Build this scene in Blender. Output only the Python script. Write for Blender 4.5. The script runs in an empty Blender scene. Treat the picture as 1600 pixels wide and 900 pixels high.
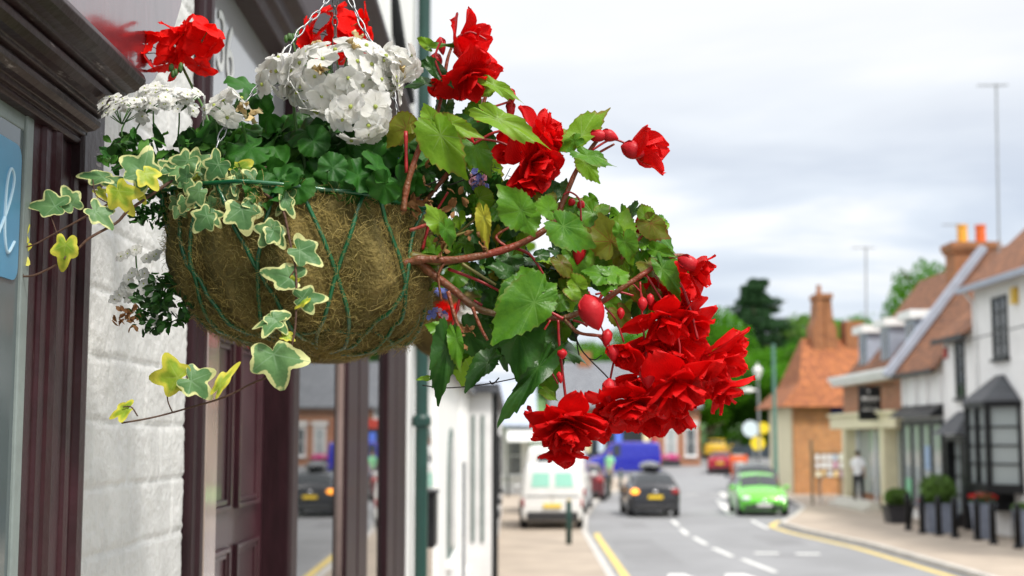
import bpy, math, random
import numpy as np
from mathutils import Vector, Matrix, noise
PI = math.pi
R = math.radians
random.seed(7)
S = bpy.context.scene
COL = S.collection

# ------------------------------------------------------------------ camera
F = 2200.0                       # focal length in pixels of the 1600-wide photograph
PITCH = math.atan(233 / F)
EYE = Vector((0, 0, 2.55))
cam = bpy.data.cameras.new("camera")
cam.sensor_width = 36
cam.lens = F / 1600 * 36
cam.clip_start = 0.05
cam.clip_end = 3000
cam.dof.use_dof = True
cam.dof.focus_distance = 2.1
cam.dof.aperture_fstop = 5.0
co = bpy.data.objects.new("camera", cam)
COL.objects.link(co)
co.location = EYE
co.rotation_euler = (PI / 2 + PITCH, 0, 0)
S.camera = co

# ------------------------------------------------------------------ sky
SUN_EL, SUN_AZ = 52, 146          # azimuth clockwise from +Y
w = bpy.data.worlds.new("World")
S.world = w
w.use_nodes = True
nt = w.node_tree
nt.nodes.clear()
def N(t, ty, **k):
    n = t.nodes.new(ty)
    for a, b in k.items():
        if a[0] == '_':
            n.inputs[a[1:].replace('_', ' ')].default_value = b
        else:
            setattr(n, a, b)
    return n
out = N(nt, 'ShaderNodeOutputWorld')
bg = N(nt, 'ShaderNodeBackground', _Strength=0.1)
sky = N(nt, 'ShaderNodeTexSky', sky_type='NISHITA', sun_disc=False)
sky.sun_elevation = R(SUN_EL)
sky.sun_rotation = R(SUN_AZ)
sky.air_density = 1.0
sky.dust_density = 2.0
tc = N(nt, 'ShaderNodeTexCoord')
sep = N(nt, 'ShaderNodeSeparateXYZ')
nt.links.new(tc.outputs['Generated'], sep.inputs[0])
za = N(nt, 'ShaderNodeMath', operation='MAXIMUM'); za.inputs[1].default_value = 0.0
nt.links.new(sep.outputs[2], za.inputs[0])
zb = N(nt, 'ShaderNodeMath', operation='ADD'); zb.inputs[1].default_value = 0.11
nt.links.new(za.outputs[0], zb.inputs[0])
dx = N(nt, 'ShaderNodeMath', operation='DIVIDE'); dy = N(nt, 'ShaderNodeMath', operation='DIVIDE')
nt.links.new(sep.outputs[0], dx.inputs[0]); nt.links.new(zb.outputs[0], dx.inputs[1])
nt.links.new(sep.outputs[1], dy.inputs[0]); nt.links.new(zb.outputs[0], dy.inputs[1])
cb = N(nt, 'ShaderNodeCombineXYZ')
nt.links.new(dx.outputs[0], cb.inputs[0]); nt.links.new(dy.outputs[0], cb.inputs[1])
mp = N(nt, 'ShaderNodeMapping')
mp.inputs['Scale'].default_value = (0.55, 0.8, 1)
mp.inputs['Location'].default_value = (0.7, 3.1, 0)
mp.inputs['Rotation'].default_value = (0, 0, 0.12)
nt.links.new(cb.outputs[0], mp.inputs[0])
nz = N(nt, 'ShaderNodeTexNoise', _Scale=1.35, _Detail=7.0, _Roughness=0.52, _Distortion=0.4)
nt.links.new(mp.outputs[0], nz.inputs['Vector'])
cr = N(nt, 'ShaderNodeValToRGB')
cr.color_ramp.elements[0].position = 0.36; cr.color_ramp.elements[0].color = (4.5, 5.05, 6.0, 1)
cr.color_ramp.elements[1].position = 0.60; cr.color_ramp.elements[1].color = (8.0, 8.0, 8.0, 1)
e = cr.color_ramp.elements.new(0.5); e.color = (6.0, 6.5, 7.2, 1)
nt.links.new(nz.outputs['Fac'], cr.inputs[0])
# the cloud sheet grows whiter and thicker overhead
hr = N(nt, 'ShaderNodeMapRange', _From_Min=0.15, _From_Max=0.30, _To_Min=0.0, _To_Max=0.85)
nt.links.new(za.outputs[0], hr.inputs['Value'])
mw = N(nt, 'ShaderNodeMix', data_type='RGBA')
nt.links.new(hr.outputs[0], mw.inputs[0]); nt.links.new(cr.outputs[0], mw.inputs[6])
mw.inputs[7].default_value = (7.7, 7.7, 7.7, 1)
mx = N(nt, 'ShaderNodeMix', data_type='RGBA'); mx.inputs[0].default_value = 0.9
# cloud overhead, out of view, brightened to throw more light on the scene
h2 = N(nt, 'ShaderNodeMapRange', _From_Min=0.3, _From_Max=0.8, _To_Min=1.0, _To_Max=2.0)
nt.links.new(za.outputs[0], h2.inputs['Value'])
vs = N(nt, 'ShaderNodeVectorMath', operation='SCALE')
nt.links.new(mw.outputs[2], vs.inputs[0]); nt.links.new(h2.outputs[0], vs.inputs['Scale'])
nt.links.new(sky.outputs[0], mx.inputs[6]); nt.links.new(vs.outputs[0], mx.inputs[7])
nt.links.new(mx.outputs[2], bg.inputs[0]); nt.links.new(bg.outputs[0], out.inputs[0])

# ------------------------------------------------------------------ sun behind thin cloud
sl = bpy.data.lights.new("sun", 'SUN')
sl.energy = 2.6
sl.angle = R(10)
sl.color = (1, 0.95, 0.88)
so = bpy.data.objects.new("sun", sl)
COL.objects.link(so)
sd = Vector((math.sin(R(SUN_AZ)) * math.cos(R(SUN_EL)), math.cos(R(SUN_AZ)) * math.cos(R(SUN_EL)), math.sin(R(SUN_EL))))
so.rotation_euler = sd.to_track_quat('Z', 'Y').to_euler()
so.location = sd * 50

S.view_settings.view_transform = 'Standard'
S.view_settings.look = 'None'
S.view_settings.exposure = 0.5
S.view_settings.gamma = 1
S.view_settings.use_curve_mapping = False
S.render.engine = 'CYCLES'
S.cycles.max_bounces = 7
S.cycles.transparent_max_bounces = 8
S.cycles.caustics_reflective = False
S.cycles.caustics_refractive = False
S.cycles.use_denoising = True

# ------------------------------------------------------------------ geometry helpers
RT = Vector((1, 0, 0)); UP = Vector((0, -math.sin(PITCH), math.cos(PITCH))); FW = Vector((0, math.cos(PITCH), math.sin(PITCH)))
def P(u, v, D):
    """point on the sight line through photograph pixel (u, v) at forward distance y = D"""
    d = RT * ((u - 800) / F) + UP * ((450 - v) / F) + FW
    return EYE + d * (D / d.y)

def gz(x, y):
    return max(0.0, (y - 98) * 0.045)

def rnd_dir():
    while True:
        v = Vector((random.uniform(-1, 1), random.uniform(-1, 1), random.uniform(-1, 1)))
        if 0.05 < v.length < 1:
            return v.normalized()

def frame(z, x=None):
    z = z.normalized()
    if x is None:
        x = Vector((1, 0, 0)) if abs(z.x) < 0.8 else Vector((0, 1, 0))
    x = (x - z * x.dot(z)).normalized()
    return x, z.cross(x), z

def spline(pts, n=6):
    pts = [Vector(p) for p in pts]
    if len(pts) < 3:
        return [pts[0].lerp(pts[-1], i / n) for i in range(n + 1)]
    o = []
    for i in range(len(pts) - 1):
        p0 = pts[max(i - 1, 0)]; p1 = pts[i]; p2 = pts[i + 1]; p3 = pts[min(i + 2, len(pts) - 1)]
        for k in range(n):
            t = k / n
            o.append(0.5 * ((2 * p1) + (p2 - p0) * t + (2 * p0 - 5 * p1 + 4 * p2 - p3) * t * t + (3 * p1 - p0 - 3 * p2 + p3) * t ** 3))
    o.append(pts[-1])
    return o

class MB:
    def __init__(s):
        s.v = []; s.f = []; s.m = []; s.a = []; s.mats = []; s.cur = 0; s.T = None
    def mat(s, m):
        if m not in s.mats: s.mats.append(m)
        s.cur = s.mats.index(m); return s
    def add(s, vs, fs, at=None):
        b = len(s.v)
        if s.T is not None: vs = [s.T @ Vector(p) for p in vs]
        s.v += [tuple(p) for p in vs]
        s.a += at if at else [(0, 0, 0)] * len(vs)
        for f in fs:
            s.f.append([i + b for i in f]); s.m.append(s.cur)
    def box(s, x0, x1, y0, y1, z0, z1):
        if x0 > x1: x0, x1 = x1, x0
        if y0 > y1: y0, y1 = y1, y0
        if z0 > z1: z0, z1 = z1, z0
        v = [(x0, y0, z0), (x1, y0, z0), (x1, y1, z0), (x0, y1, z0), (x0, y0, z1), (x1, y0, z1), (x1, y1, z1), (x0, y1, z1)]
        s.add(v, [(0, 3, 2, 1), (4, 5, 6, 7), (0, 1, 5, 4), (1, 2, 6, 5), (2, 3, 7, 6), (3, 0, 4, 7)])
        return s
    def prism(s, poly, ax, d0, d1):
        """2D polygon extruded along axis: ax 'x' -> (y,z), 'y' -> (x,z), 'z' -> (x,y)"""
        n = len(poly)
        def mk(p, d):
            return {'x': (d, p[0], p[1]), 'y': (p[0], d, p[1]), 'z': (p[0], p[1], d)}[ax]
        v = [mk(p, d0) for p in poly] + [mk(p, d1) for p in poly]
        s.add(v, [tuple(range(n))[::-1], tuple(range(n, 2 * n))] + [(i, (i + 1) % n, n + (i + 1) % n, n + i) for i in range(n)])
        return s
    def tube(s, pts, r, n=8, cap=True, ups=None, rnd=0):
        pts = [Vector(p) for p in pts]
        k = len(pts)
        rr = [r] * k if isinstance(r, (int, float)) else ([r[0] + (r[1] - r[0]) * i / (k - 1) for i in range(k)] if len(r) == 2 and k != 2 else list(r))
        x = None; v = []; at = []
        for i, p in enumerate(pts):
            d = pts[min(i + 1, k - 1)] - pts[max(i - 1, 0)]
            if d.length < 1e-9: d = Vector((0, 0, 1))
            x, y, z = frame(d, x)
            for j in range(n):
                a = 2 * PI * j / n
                v.append(p + (x * math.cos(a) + y * math.sin(a)) * rr[i]); at.append((i / (k - 1), 0, rnd))
        fs = [(i * n + j, i * n + (j + 1) % n, (i + 1) * n + (j + 1) % n, (i + 1) * n + j) for i in range(k - 1) for j in range(n)]
        if cap: fs += [tuple(range(n))[::-1], tuple(range((k - 1) * n, k * n))]
        s.add(v, fs, at)
        return s
    def lathe(s, prof, c=(0, 0, 0), n=16, axis='z'):
        c = Vector(c); v = []
        for r, h in prof:
            for j in range(n):
                a = 2 * PI * j / n
                if axis == 'z': v.append(c + Vector((r * math.cos(a), r * math.sin(a), h)))
                elif axis == 'x': v.append(c + Vector((h, r * math.cos(a), r * math.sin(a))))
                else: v.append(c + Vector((r * math.sin(a), h, r * math.cos(a))))
        k = len(prof)
        fs = [(i * n + j, i * n + (j + 1) % n, (i + 1) * n + (j + 1) % n, (i + 1) * n + j) for i in range(k - 1) for j in range(n)]
        fs += [tuple(range(n))[::-1], tuple(range((k - 1) * n, k * n))]
        s.add(v, fs)
        return s
    def blob(s, c, r, n=10, rings=7, ax=None, jit=0, rnd=0):
        c = Vector(c)
        r = Vector(r) if not isinstance(r, (int, float)) else Vector((r, r, r))
        v = []; at = []
        M = Matrix.Identity(3)
        if ax is not None:
            x, y, z = frame(Vector(ax)); M = Matrix((x, y, z)).transposed()
        for i in range(rings + 1):
            ph = PI * i / rings
            for j in range(n):
                a = 2 * PI * j / n
                q = Vector((math.sin(ph) * math.cos(a) * r.x, math.sin(ph) * math.sin(a) * r.y, math.cos(ph) * r.z))
                if jit: q *= 1 + random.uniform(-jit, jit)
                v.append(c + M @ q); at.append((i / rings, 0, rnd))
        s.add(v, [(i * n + j, (i + 1) * n + j, (i + 1) * n + (j + 1) % n, i * n + (j + 1) % n) for i in range(rings) for j in range(n)], at)
        return s
    def build(s, name, parent=None, smooth=False, bevel=0, loc=None, segs=2):
        me = bpy.data.meshes.new(name)
        me.from_pydata(s.v, [], s.f)
        for m in s.mats: me.materials.append(m)
        me.polygons.foreach_set('material_index', s.m)
        if smooth: me.polygons.foreach_set('use_smooth', [True] * len(s.f))
        A = np.array(s.a, dtype=np.float32)
        if A.any():
            for i, nm in enumerate(('t', 'vd', 'rnd')):
                at = me.attributes.new(nm, 'FLOAT', 'POINT'); at.data.foreach_set('value', A[:, i].copy())
        me.update()
        o = bpy.data.objects.new(name, me)
        COL.objects.link(o)
        if loc is not None: o.location = loc
        if parent is not None:
            o.parent = parent
        if bevel:
            b = o.modifiers.new('bevel', 'BEVEL'); b.width = bevel; b.segments = segs; b.limit_method = 'ANGLE'; b.angle_limit = R(40)
        return o

def thing(name, label, cat, loc=(0, 0, 0), rz=0, group=None):
    o = bpy.data.objects.new(name, None)
    COL.objects.link(o)
    o.location = loc; o.rotation_euler = (0, 0, rz)
    o.empty_display_size = 0.1
    o['label'] = label; o['category'] = cat
    if group: o['group'] = group
    return o
def tag(o, label, cat, group=None, kind=None):
    o['label'] = label; o['category'] = cat
    if group: o['group'] = group
    if kind: o['kind'] = kind
    return o
def copy_tree(o, parent=None):
    c = o.copy(); COL.objects.link(c); c.parent = parent
    for ch in [q for q in bpy.data.objects if q.parent == o]:
        copy_tree(ch, c)
    return c
def attach(o, parent):
    """parent a mesh built in world coordinates to a thing whose origin is elsewhere"""
    bpy_m = Matrix.Translation(parent.location) @ parent.rotation_euler.to_matrix().to_4x4()
    o.parent = parent
    o.matrix_parent_inverse = bpy_m.inverted()
    return o

# ------------------------------------------------------------------ materials
_M = {}
def pm(name, col, rough=0.6, var=0.18, scale=6, bump=0.0, bscale=None, metal=0, coat=0, dark=None, spec=0.5, detail=6, stretch=None, transl=0, emit=None):
    """principled material whose colour wanders with object-space noise, plus an optional bump and dirt tone"""
    if name in _M: return _M[name]
    m = bpy.data.materials.new(name); m.use_nodes = True
    t = m.node_tree; b = t.nodes['Principled BSDF']; _M[name] = m
    b.inputs['Roughness'].default_value = rough; b.inputs['Metallic'].default_value = metal
    b.inputs['Coat Weight'].default_value = coat; b.inputs['Coat Roughness'].default_value = 0.08
    b.inputs['Specular IOR Level'].default_value = spec
    tc = N(t, 'ShaderNodeTexCoord')
    src = tc.outputs['Object']
    if stretch:
        mp = N(t, 'ShaderNodeMapping'); mp.inputs['Scale'].default_value = stretch
        t.links.new(src, mp.inputs[0]); src = mp.outputs[0]
    nz = N(t, 'ShaderNodeTexNoise', _Scale=scale, _Detail=detail, _Roughness=0.6)
    t.links.new(src, nz.inputs['Vector'])
    rp = N(t, 'ShaderNodeValToRGB')
    c = Vector(col)
    lo = Vector(dark) if dark else c * (1 - var)
    hi = Vector([min(1, x * (1 + var)) for x in c])
    rp.color_ramp.elements[0].position = 0.3; rp.color_ramp.elements[0].color = (*lo, 1)
    rp.color_ramp.elements[1].position = 0.7; rp.color_ramp.elements[1].color = (*hi, 1)
    t.links.new(nz.outputs['Fac'], rp.inputs[0])
    t.links.new(rp.outputs[0], b.inputs['Base Color'])
    rm = N(t, 'ShaderNodeMapRange', _To_Min=max(0.0, rough - 0.08), _To_Max=min(1, rough + 0.1))
    t.links.new(nz.outputs['Fac'], rm.inputs['Value']); t.links.new(rm.outputs[0], b.inputs['Roughness'])
    if bump:
        n2 = N(t, 'ShaderNodeTexNoise', _Scale=bscale or scale * 6, _Detail=5.0)
        t.links.new(src, n2.inputs['Vector'])
        bp = N(t, 'ShaderNodeBump', _Strength=bump, _Distance=0.01)
        t.links.new(n2.outputs['Fac'], bp.inputs['Height']); t.links.new(bp.outputs[0], b.inputs['Normal'])
    if transl:
        tr = N(t, 'ShaderNodeBsdfTranslucent'); ms = N(t, 'ShaderNodeMixShader'); ms.inputs[0].default_value = transl
        t.links.new(rp.outputs[0], tr.inputs[0]); t.links.new(b.outputs[0], ms.inputs[1]); t.links.new(tr.outputs[0], ms.inputs[2])
        t.links.new(ms.outputs[0], t.nodes['Material Output'].inputs[0])
    if emit:
        b.inputs['Emission Color'].default_value = (*emit[0], 1); b.inputs['Emission Strength'].default_value = emit[1]
    return m

def bricks(name, c1, c2, mortar, axis='x', bw=0.23, bh=0.075, ms=0.012, rough=0.85, bump=0.5, var=0.3):
    """brick or tile courses in object space; axis = normal of the wall ('x','y')"""
    if name in _M: return _M[name]
    m = bpy.data.materials.new(name); m.use_nodes = True; _M[name] = m
    t = m.node_tree; b = t.nodes['Principled BSDF']
    tc = N(t, 'ShaderNodeTexCoord'); sp = N(t, 'ShaderNodeSeparateXYZ'); cb = N(t, 'ShaderNodeCombineXYZ')
    t.links.new(tc.outputs['Object'], sp.inputs[0])
    if axis == 'xy':
        ad = N(t, 'ShaderNodeMath', operation='ADD'); t.links.new(sp.outputs[0], ad.inputs[0]); t.links.new(sp.outputs[1], ad.inputs[1]); hsrc = ad.outputs[0]
    else:
        hsrc = sp.outputs[1] if axis == 'x' else sp.outputs[0]
    t.links.new(hsrc, cb.inputs[0]); t.links.new(sp.outputs[2], cb.inputs[1])
    br = N(t, 'ShaderNodeTexBrick', _Scale=1.0, _Mortar_Size=ms, _Bias=0.0, _Brick_Width=bw, _Row_Height=bh)
    br.inputs['Color1'].default_value = (*c1, 1); br.inputs['Color2'].default_value = (*c2, 1); br.inputs['Mortar'].default_value = (*mortar, 1)
    br.offset = 0.5
    t.links.new(cb.outputs[0], br.inputs['Vector'])
    nz = N(t, 'ShaderNodeTexNoise', _Scale=4.5, _Detail=8.0, _Roughness=0.75)
    t.links.new(tc.outputs['Object'], nz.inputs['Vector'])
    mr = N(t, 'ShaderNodeMapRange', _From_Min=0.3, _From_Max=0.7, _To_Min=1 - var, _To_Max=1 + var)
    t.links.new(nz.outputs['Fac'], mr.inputs['Value'])
    mu = N(t, 'ShaderNodeVectorMath', operation='SCALE')
    t.links.new(br.outputs['Color'], mu.inputs[0]); t.links.new(mr.outputs[0], mu.inputs['Scale'])
    t.links.new(mu.outputs[0], b.inputs['Base Color'])
    b.inputs['Roughness'].default_value = rough
    bp = N(t, 'ShaderNodeBump', _Strength=bump, _Distance=0.02); bp.invert = True
    t.links.new(br.outputs['Fac'], bp.inputs['Height']); t.links.new(bp.outputs[0], b.inputs['Normal'])
    return m

def leafmat(name, inner, outer, vein, margin=None, edge=0.8, rough=0.42, transl=0.28, varc=None, soft=0.12, vw=0.012, spec=0.28, mj=.5, streak=0, mscale=22.0):
    """leaf or petal colour from vertex attributes: t (0 centre, 1 margin), vd (distance to a vein), rnd (per leaf)"""
    if name in _M: return _M[name]
    m = bpy.data.materials.new(name); m.use_nodes = True; _M[name] = m
    t = m.node_tree; b = t.nodes['Principled BSDF']
    at = N(t, 'ShaderNodeAttribute', attribute_name='t'); av = N(t, 'ShaderNodeAttribute', attribute_name='vd'); ar = N(t, 'ShaderNodeAttribute', attribute_name='rnd')
    oi = N(t, 'ShaderNodeObjectInfo')
    tc = N(t, 'ShaderNodeTexCoord')
    nz = N(t, 'ShaderNodeTexNoise', _Scale=44.0, _Detail=6.0, _Roughness=.65); t.links.new(tc.outputs['Object'], nz.inputs['Vector'])
    # inner colour varied per leaf
    r0 = N(t, 'ShaderNodeMath', operation='ADD'); t.links.new(ar.outputs['Fac'], r0.inputs[0]); t.links.new(oi.outputs['Random'], r0.inputs[1])
    r1 = N(t, 'ShaderNodeMath', operation='FRACT'); t.links.new(r0.outputs[0], r1.inputs[0])
    r2 = N(t, 'ShaderNodeMath', operation='MULTIPLY_ADD'); r2.inputs[1].default_value = 0.55; t.links.new(r1.outputs[0], r2.inputs[0])
    r3 = N(t, 'ShaderNodeMapRange', _From_Min=.35, _From_Max=.65, _To_Min=-.05, _To_Max=.5); t.links.new(nz.outputs['Fac'], r3.inputs['Value']); t.links.new(r3.outputs[0], r2.inputs[2])
    c0 = N(t, 'ShaderNodeMix', data_type='RGBA'); t.links.new(r2.outputs[0], c0.inputs[0])
    c0.inputs[6].default_value = (*inner, 1); c0.inputs[7].default_value = (*(varc or [min(1, x * 1.5) for x in inner]), 1)
    # margin
    ad = N(t, 'ShaderNodeMath', operation='MULTIPLY_ADD'); ad.inputs[1].default_value = 0.34; ad.inputs[2].default_value = -0.17
    t.links.new(nz.outputs['Fac'], ad.inputs[0])
    n2 = N(t, 'ShaderNodeTexNoise', _Scale=mscale, _Detail=3.0); t.links.new(tc.outputs['Object'], n2.inputs['Vector'])
    a2 = N(t, 'ShaderNodeMath', operation='MULTIPLY_ADD'); a2.inputs[1].default_value = mj; a2.inputs[2].default_value = -mj / 2
    t.links.new(n2.outputs['Fac'], a2.inputs[0])
    a3 = N(t, 'ShaderNodeMath', operation='ADD'); t.links.new(ad.outputs[0], a3.inputs[0]); t.links.new(a2.outputs[0], a3.inputs[1])
    s1 = N(t, 'ShaderNodeMath', operation='ADD'); t.links.new(at.outputs['Fac'], s1.inputs[0]); t.links.new(a3.outputs[0], s1.inputs[1])
    er = N(t, 'ShaderNodeMapRange', _From_Min=edge, _From_Max=edge + soft); t.links.new(s1.outputs[0], er.inputs['Value'])
    c1 = N(t, 'ShaderNodeMix', data_type='RGBA'); t.links.new(er.outputs[0], c1.inputs[0]); t.links.new(c0.outputs[2], c1.inputs[6]); c1.inputs[7].default_value = (*outer, 1)
    # veins
    vr = N(t, 'ShaderNodeMapRange', _From_Min=vw * 0.3, _From_Max=vw, _To_Min=0.75, _To_Max=0.0); t.links.new(av.outputs['Fac'], vr.inputs['Value'])
    c2 = N(t, 'ShaderNodeMix', data_type='RGBA'); t.links.new(vr.outputs[0], c2.inputs[0]); t.links.new(c1.outputs[2], c2.inputs[6]); c2.inputs[7].default_value = (*vein, 1)
    t.links.new(c2.outputs[2], b.inputs['Base Color'])
    rr = N(t, 'ShaderNodeMapRange', _To_Min=rough - 0.1, _To_Max=rough + 0.15); t.links.new(nz.outputs['Fac'], rr.inputs['Value']); t.links.new(rr.outputs[0], b.inputs['Roughness'])
    b.inputs['Specular IOR Level'].default_value = spec
    n3 = N(t, 'ShaderNodeTexNoise', _Scale=180.0, _Detail=3.0); t.links.new(tc.outputs['Object'], n3.inputs['Vector'])
    bp = N(t, 'ShaderNodeBump', _Strength=0.35, _Distance=0.002); t.links.new(n3.outputs['Fac'], bp.inputs['Height']); t.links.new(bp.outputs[0], b.inputs['Normal'])
    if streak:
        sm = N(t, 'ShaderNodeMath', operation='MULTIPLY'); sm.inputs[1].default_value = 320; t.links.new(av.outputs['Fac'], sm.inputs[0])
        ss = N(t, 'ShaderNodeMath', operation='SINE'); t.links.new(sm.outputs[0], ss.inputs[0])
        b2 = N(t, 'ShaderNodeBump', _Strength=streak, _Distance=.001); t.links.new(ss.outputs[0], b2.inputs['Height']); t.links.new(bp.outputs[0], b2.inputs['Normal']); t.links.new(b2.outputs[0], b.inputs['Normal'])
    tr = N(t, 'ShaderNodeBsdfTranslucent'); t.links.new(c2.outputs[2], tr.inputs[0])
    ms = N(t, 'ShaderNodeMixShader'); ms.inputs[0].default_value = transl
    t.links.new(b.outputs[0], ms.inputs[1]); t.links.new(tr.outputs[0], ms.inputs[2]); t.links.new(ms.outputs[0], t.nodes['Material Output'].inputs[0])
    return m

def glassmat(name, col, rough=0.03, metal=0.0, spec=0.5):
    if name in _M: return _M[name]
    m = bpy.data.materials.new(name); m.use_nodes = True; _M[name] = m
    b = m.node_tree.nodes['Principled BSDF']
    b.inputs['Base Color'].default_value = (*col, 1); b.inputs['Roughness'].default_value = rough
    b.inputs['Metallic'].default_value = metal; b.inputs['Specular IOR Level'].default_value = spec
    return m

white_paint = pm('white_render', (0.78, 0.78, 0.77), 0.75, 0.07, 2.5, bump=0.15)
cream_paint = pm('cream_paint', (0.72, 0.66, 0.45), 0.6, 0.08, 3)
black_paint = pm('black_paint', (0.010, 0.0105, 0.012), 0.4, 0.2, 5, spec=.25)
def worn_paint(name, col, worn, stretch, thr=.62, rough=.45):
    m = pm(name, col, rough, .4, 9, bump=.2, bscale=50, coat=.06, spec=.3)
    t = m.node_tree; b = t.nodes['Principled BSDF']
    old = b.inputs['Base Color'].links[0].from_socket
    tc = N(t, 'ShaderNodeTexCoord'); mp = N(t, 'ShaderNodeMapping'); mp.inputs['Scale'].default_value = stretch
    t.links.new(tc.outputs['Object'], mp.inputs[0])
    nz = N(t, 'ShaderNodeTexNoise', _Scale=26.0, _Detail=8.0, _Roughness=.7); t.links.new(mp.outputs[0], nz.inputs['Vector'])
    mr = N(t, 'ShaderNodeMapRange', _From_Min=thr, _From_Max=thr + .05, _To_Max=.8); t.links.new(nz.outputs['Fac'], mr.inputs['Value'])
    mx_ = N(t, 'ShaderNodeMix', data_type='RGBA'); t.links.new(mr.outputs[0], mx_.inputs[0]); t.links.new(old, mx_.inputs[6]); mx_.inputs[7].default_value = (*worn, 1)
    t.links.new(mx_.outputs[2], b.inputs['Base Color'])
    return m
cornice_paint = worn_paint('weathered_aubergine_paint', (0.018, 0.006, 0.008), (.33, .29, .28), (1.5, .35, 1.5))
post_paint = worn_paint('scuffed_aubergine_paint', (0.032, 0.007, 0.011), (.24, .17, .16), (3, 3, .12), .68, .42)
purple_paint = pm('aubergine_gloss_paint', (0.020, 0.005, 0.008), 0.5, 0.35, 9, bump=0.15, bscale=40, coat=0.03, spec=0.25, stretch=(4, 4, 0.6))
green_paint = pm('dark_green_paint', (0.008, 0.045, 0.036), 0.35, 0.2, 5)
grey_metal = pm('grey_metal', (0.3, 0.31, 0.32), 0.4, 0.15, 8, metal=0.4)
lead = pm('lead_sheet', (0.34, 0.38, 0.46), 0.5, 0.12, 3)
timber = pm('weathered_timber', (0.28, 0.15, 0.06), 0.7, 0.25, 6)
red_tile = bricks('clay_roof_tiles', (0.29, 0.115, 0.045), (0.19, 0.075, 0.035), (0.09, 0.04, 0.025), 'xy', 0.2, 0.12, 0.014, 0.85, 0.6, 0.75)
orange_tile = bricks('orange_roof_tiles', (0.44, 0.15, 0.045), (0.28, 0.09, 0.035), (0.16, 0.06, 0.03), 'xy', 0.2, 0.12, 0.014, 0.85, 0.6, 0.6)
slate = bricks('slate_roof_tiles', (0.055, 0.06, 0.07), (0.035, 0.038, 0.045), (0.015, 0.015, 0.017), 'xy', 0.25, 0.14, 0.01, 0.55, 0.5, 0.25)
grey_slate = bricks('grey_slate_tiles', (0.2, 0.21, 0.23), (0.14, 0.15, 0.17), (0.06, 0.06, 0.07), 'xy', 0.25, 0.16, 0.012, 0.6, 0.5, 0.2)
red_brick = bricks('red_brickwork', (0.42, 0.15, 0.06), (0.3, 0.1, 0.045), (0.34, 0.26, 0.19), 'xy')
orange_brick = bricks('orange_brickwork', (0.58, 0.24, 0.07), (0.45, 0.17, 0.06), (0.42, 0.3, 0.17), 'xy')
chimney_brick = bricks('chimney_brickwork', (0.42, 0.15, 0.05), (0.3, 0.1, 0.04), (0.22, 0.14, 0.08), 'xy')
pane_dark = glassmat('dark_window_glass', (0.03, 0.04, 0.045), 0.06)
pane_pale = glassmat('curtained_window_glass', (0.32, 0.36, 0.36), 0.08)
shop_mirror = glassmat('shop_window_glass', (0.015, 0.018, 0.018), 0.015, 0.0, 1.0)
rubber = pm('black_rubber', (0.018, 0.018, 0.02), 0.7, 0.15, 20)
chrome = pm('bright_metal', (0.75, 0.76, 0.78), 0.2, 0.05, 20, metal=1)
# ================================================================== GROUND, ROAD, PAVEMENTS
grass_m = pm('grass', (0.07, 0.16, 0.03), 0.9, 0.4, 0.6, bump=0.5)
asphalt = pm('worn_asphalt', (0.225, 0.228, 0.235), 0.85, 0.16, 0.5, bump=0.4, bscale=60)
paving = pm('buff_paving', (0.36, 0.30, 0.24), 0.85, 0.2, 0.8, bump=0.3, bscale=30)
kerb_m = pm('kerb_stone', (0.47, 0.45, 0.42), 0.8, 0.12, 2)
line_white = pm('white_road_paint', (0.62, 0.62, 0.6), 0.7, 0.1, 4)
line_yellow = pm('yellow_road_paint', (0.62, 0.47, 0.14), 0.7, 0.15, 4)
steps_m = pm('pale_stone', (0.6, 0.58, 0.53), 0.8, 0.08, 3)

def struct(mb, name, **k):
    o = mb.build(name, **k); o['kind'] = 'structure'; return o

mb = MB().mat(grass_m)
ys = [-40, 0, 40, 98, 130, 180, 260, 400, 900]; xs = [-900, -200, -60, 0, 60, 200, 900]
vv = [(x, y, gz(x, y) - 0.03) for y in ys for x in xs]; n = len(xs)
mb.add(vv, [(j * n + i, j * n + i + 1, (j + 1) * n + i + 1, (j + 1) * n + i) for j in range(len(ys) - 1) for i in range(n - 1)])
struct(mb, 'ground')

LK = [(-30, 1.6), (20, 1.75), (37, 1.95), (45, 2.4), (55, 3.3), (62, 4.3), (70, 5.9), (78, 8.0), (86, 9.6)]   # left kerb (y, x)
RK = [(-30, 8.0), (20, 8.35), (26.5, 8.35), (33, 8.25), (38, 7.75), (41, 7.7), (45, 8.9), (50, 10.2), (56, 10.9), (66, 12.2), (80, 15.5), (98, 20.5), (115, 25), (150, 33), (260, 60)]
def interp(K, y):
    return float(np.interp(y, [k[0] for k in K], [k[1] for k in K]))
def strip(mb, ya, yb, fa, fb, z, dy=1.0):
    n = max(2, int((yb - ya) / dy)); v = []; f = []
    for i in range(n + 1):
        y = ya + (yb - ya) * i / n
        v += [(fa(y), y, z + gz(0, y)), (fb(y), y, z + gz(0, y))]
        if i: f.append((2 * i - 2, 2 * i - 1, 2 * i + 1, 2 * i))
    mb.add(v, f)
mb = MB().mat(asphalt)
strip(mb, -30, 86, lambda y: interp(LK, y), lambda y: interp(RK, y), 0.0)
strip(mb, 86, 106, lambda y: -40, lambda y: interp(RK, y), 0.0)
strip(mb, 106, 260, lambda y: 12 + (y - 106) * 0.26, lambda y: interp(RK, y), 0.0)
struct(mb, 'road')
mb = MB().mat(paving)
strip(mb, -30, 86, lambda y: -0.72, lambda y: interp(LK, y) - 0.14, 0.12)
struct(mb, 'left_pavement')
mb = MB().mat(kerb_m)
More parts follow.
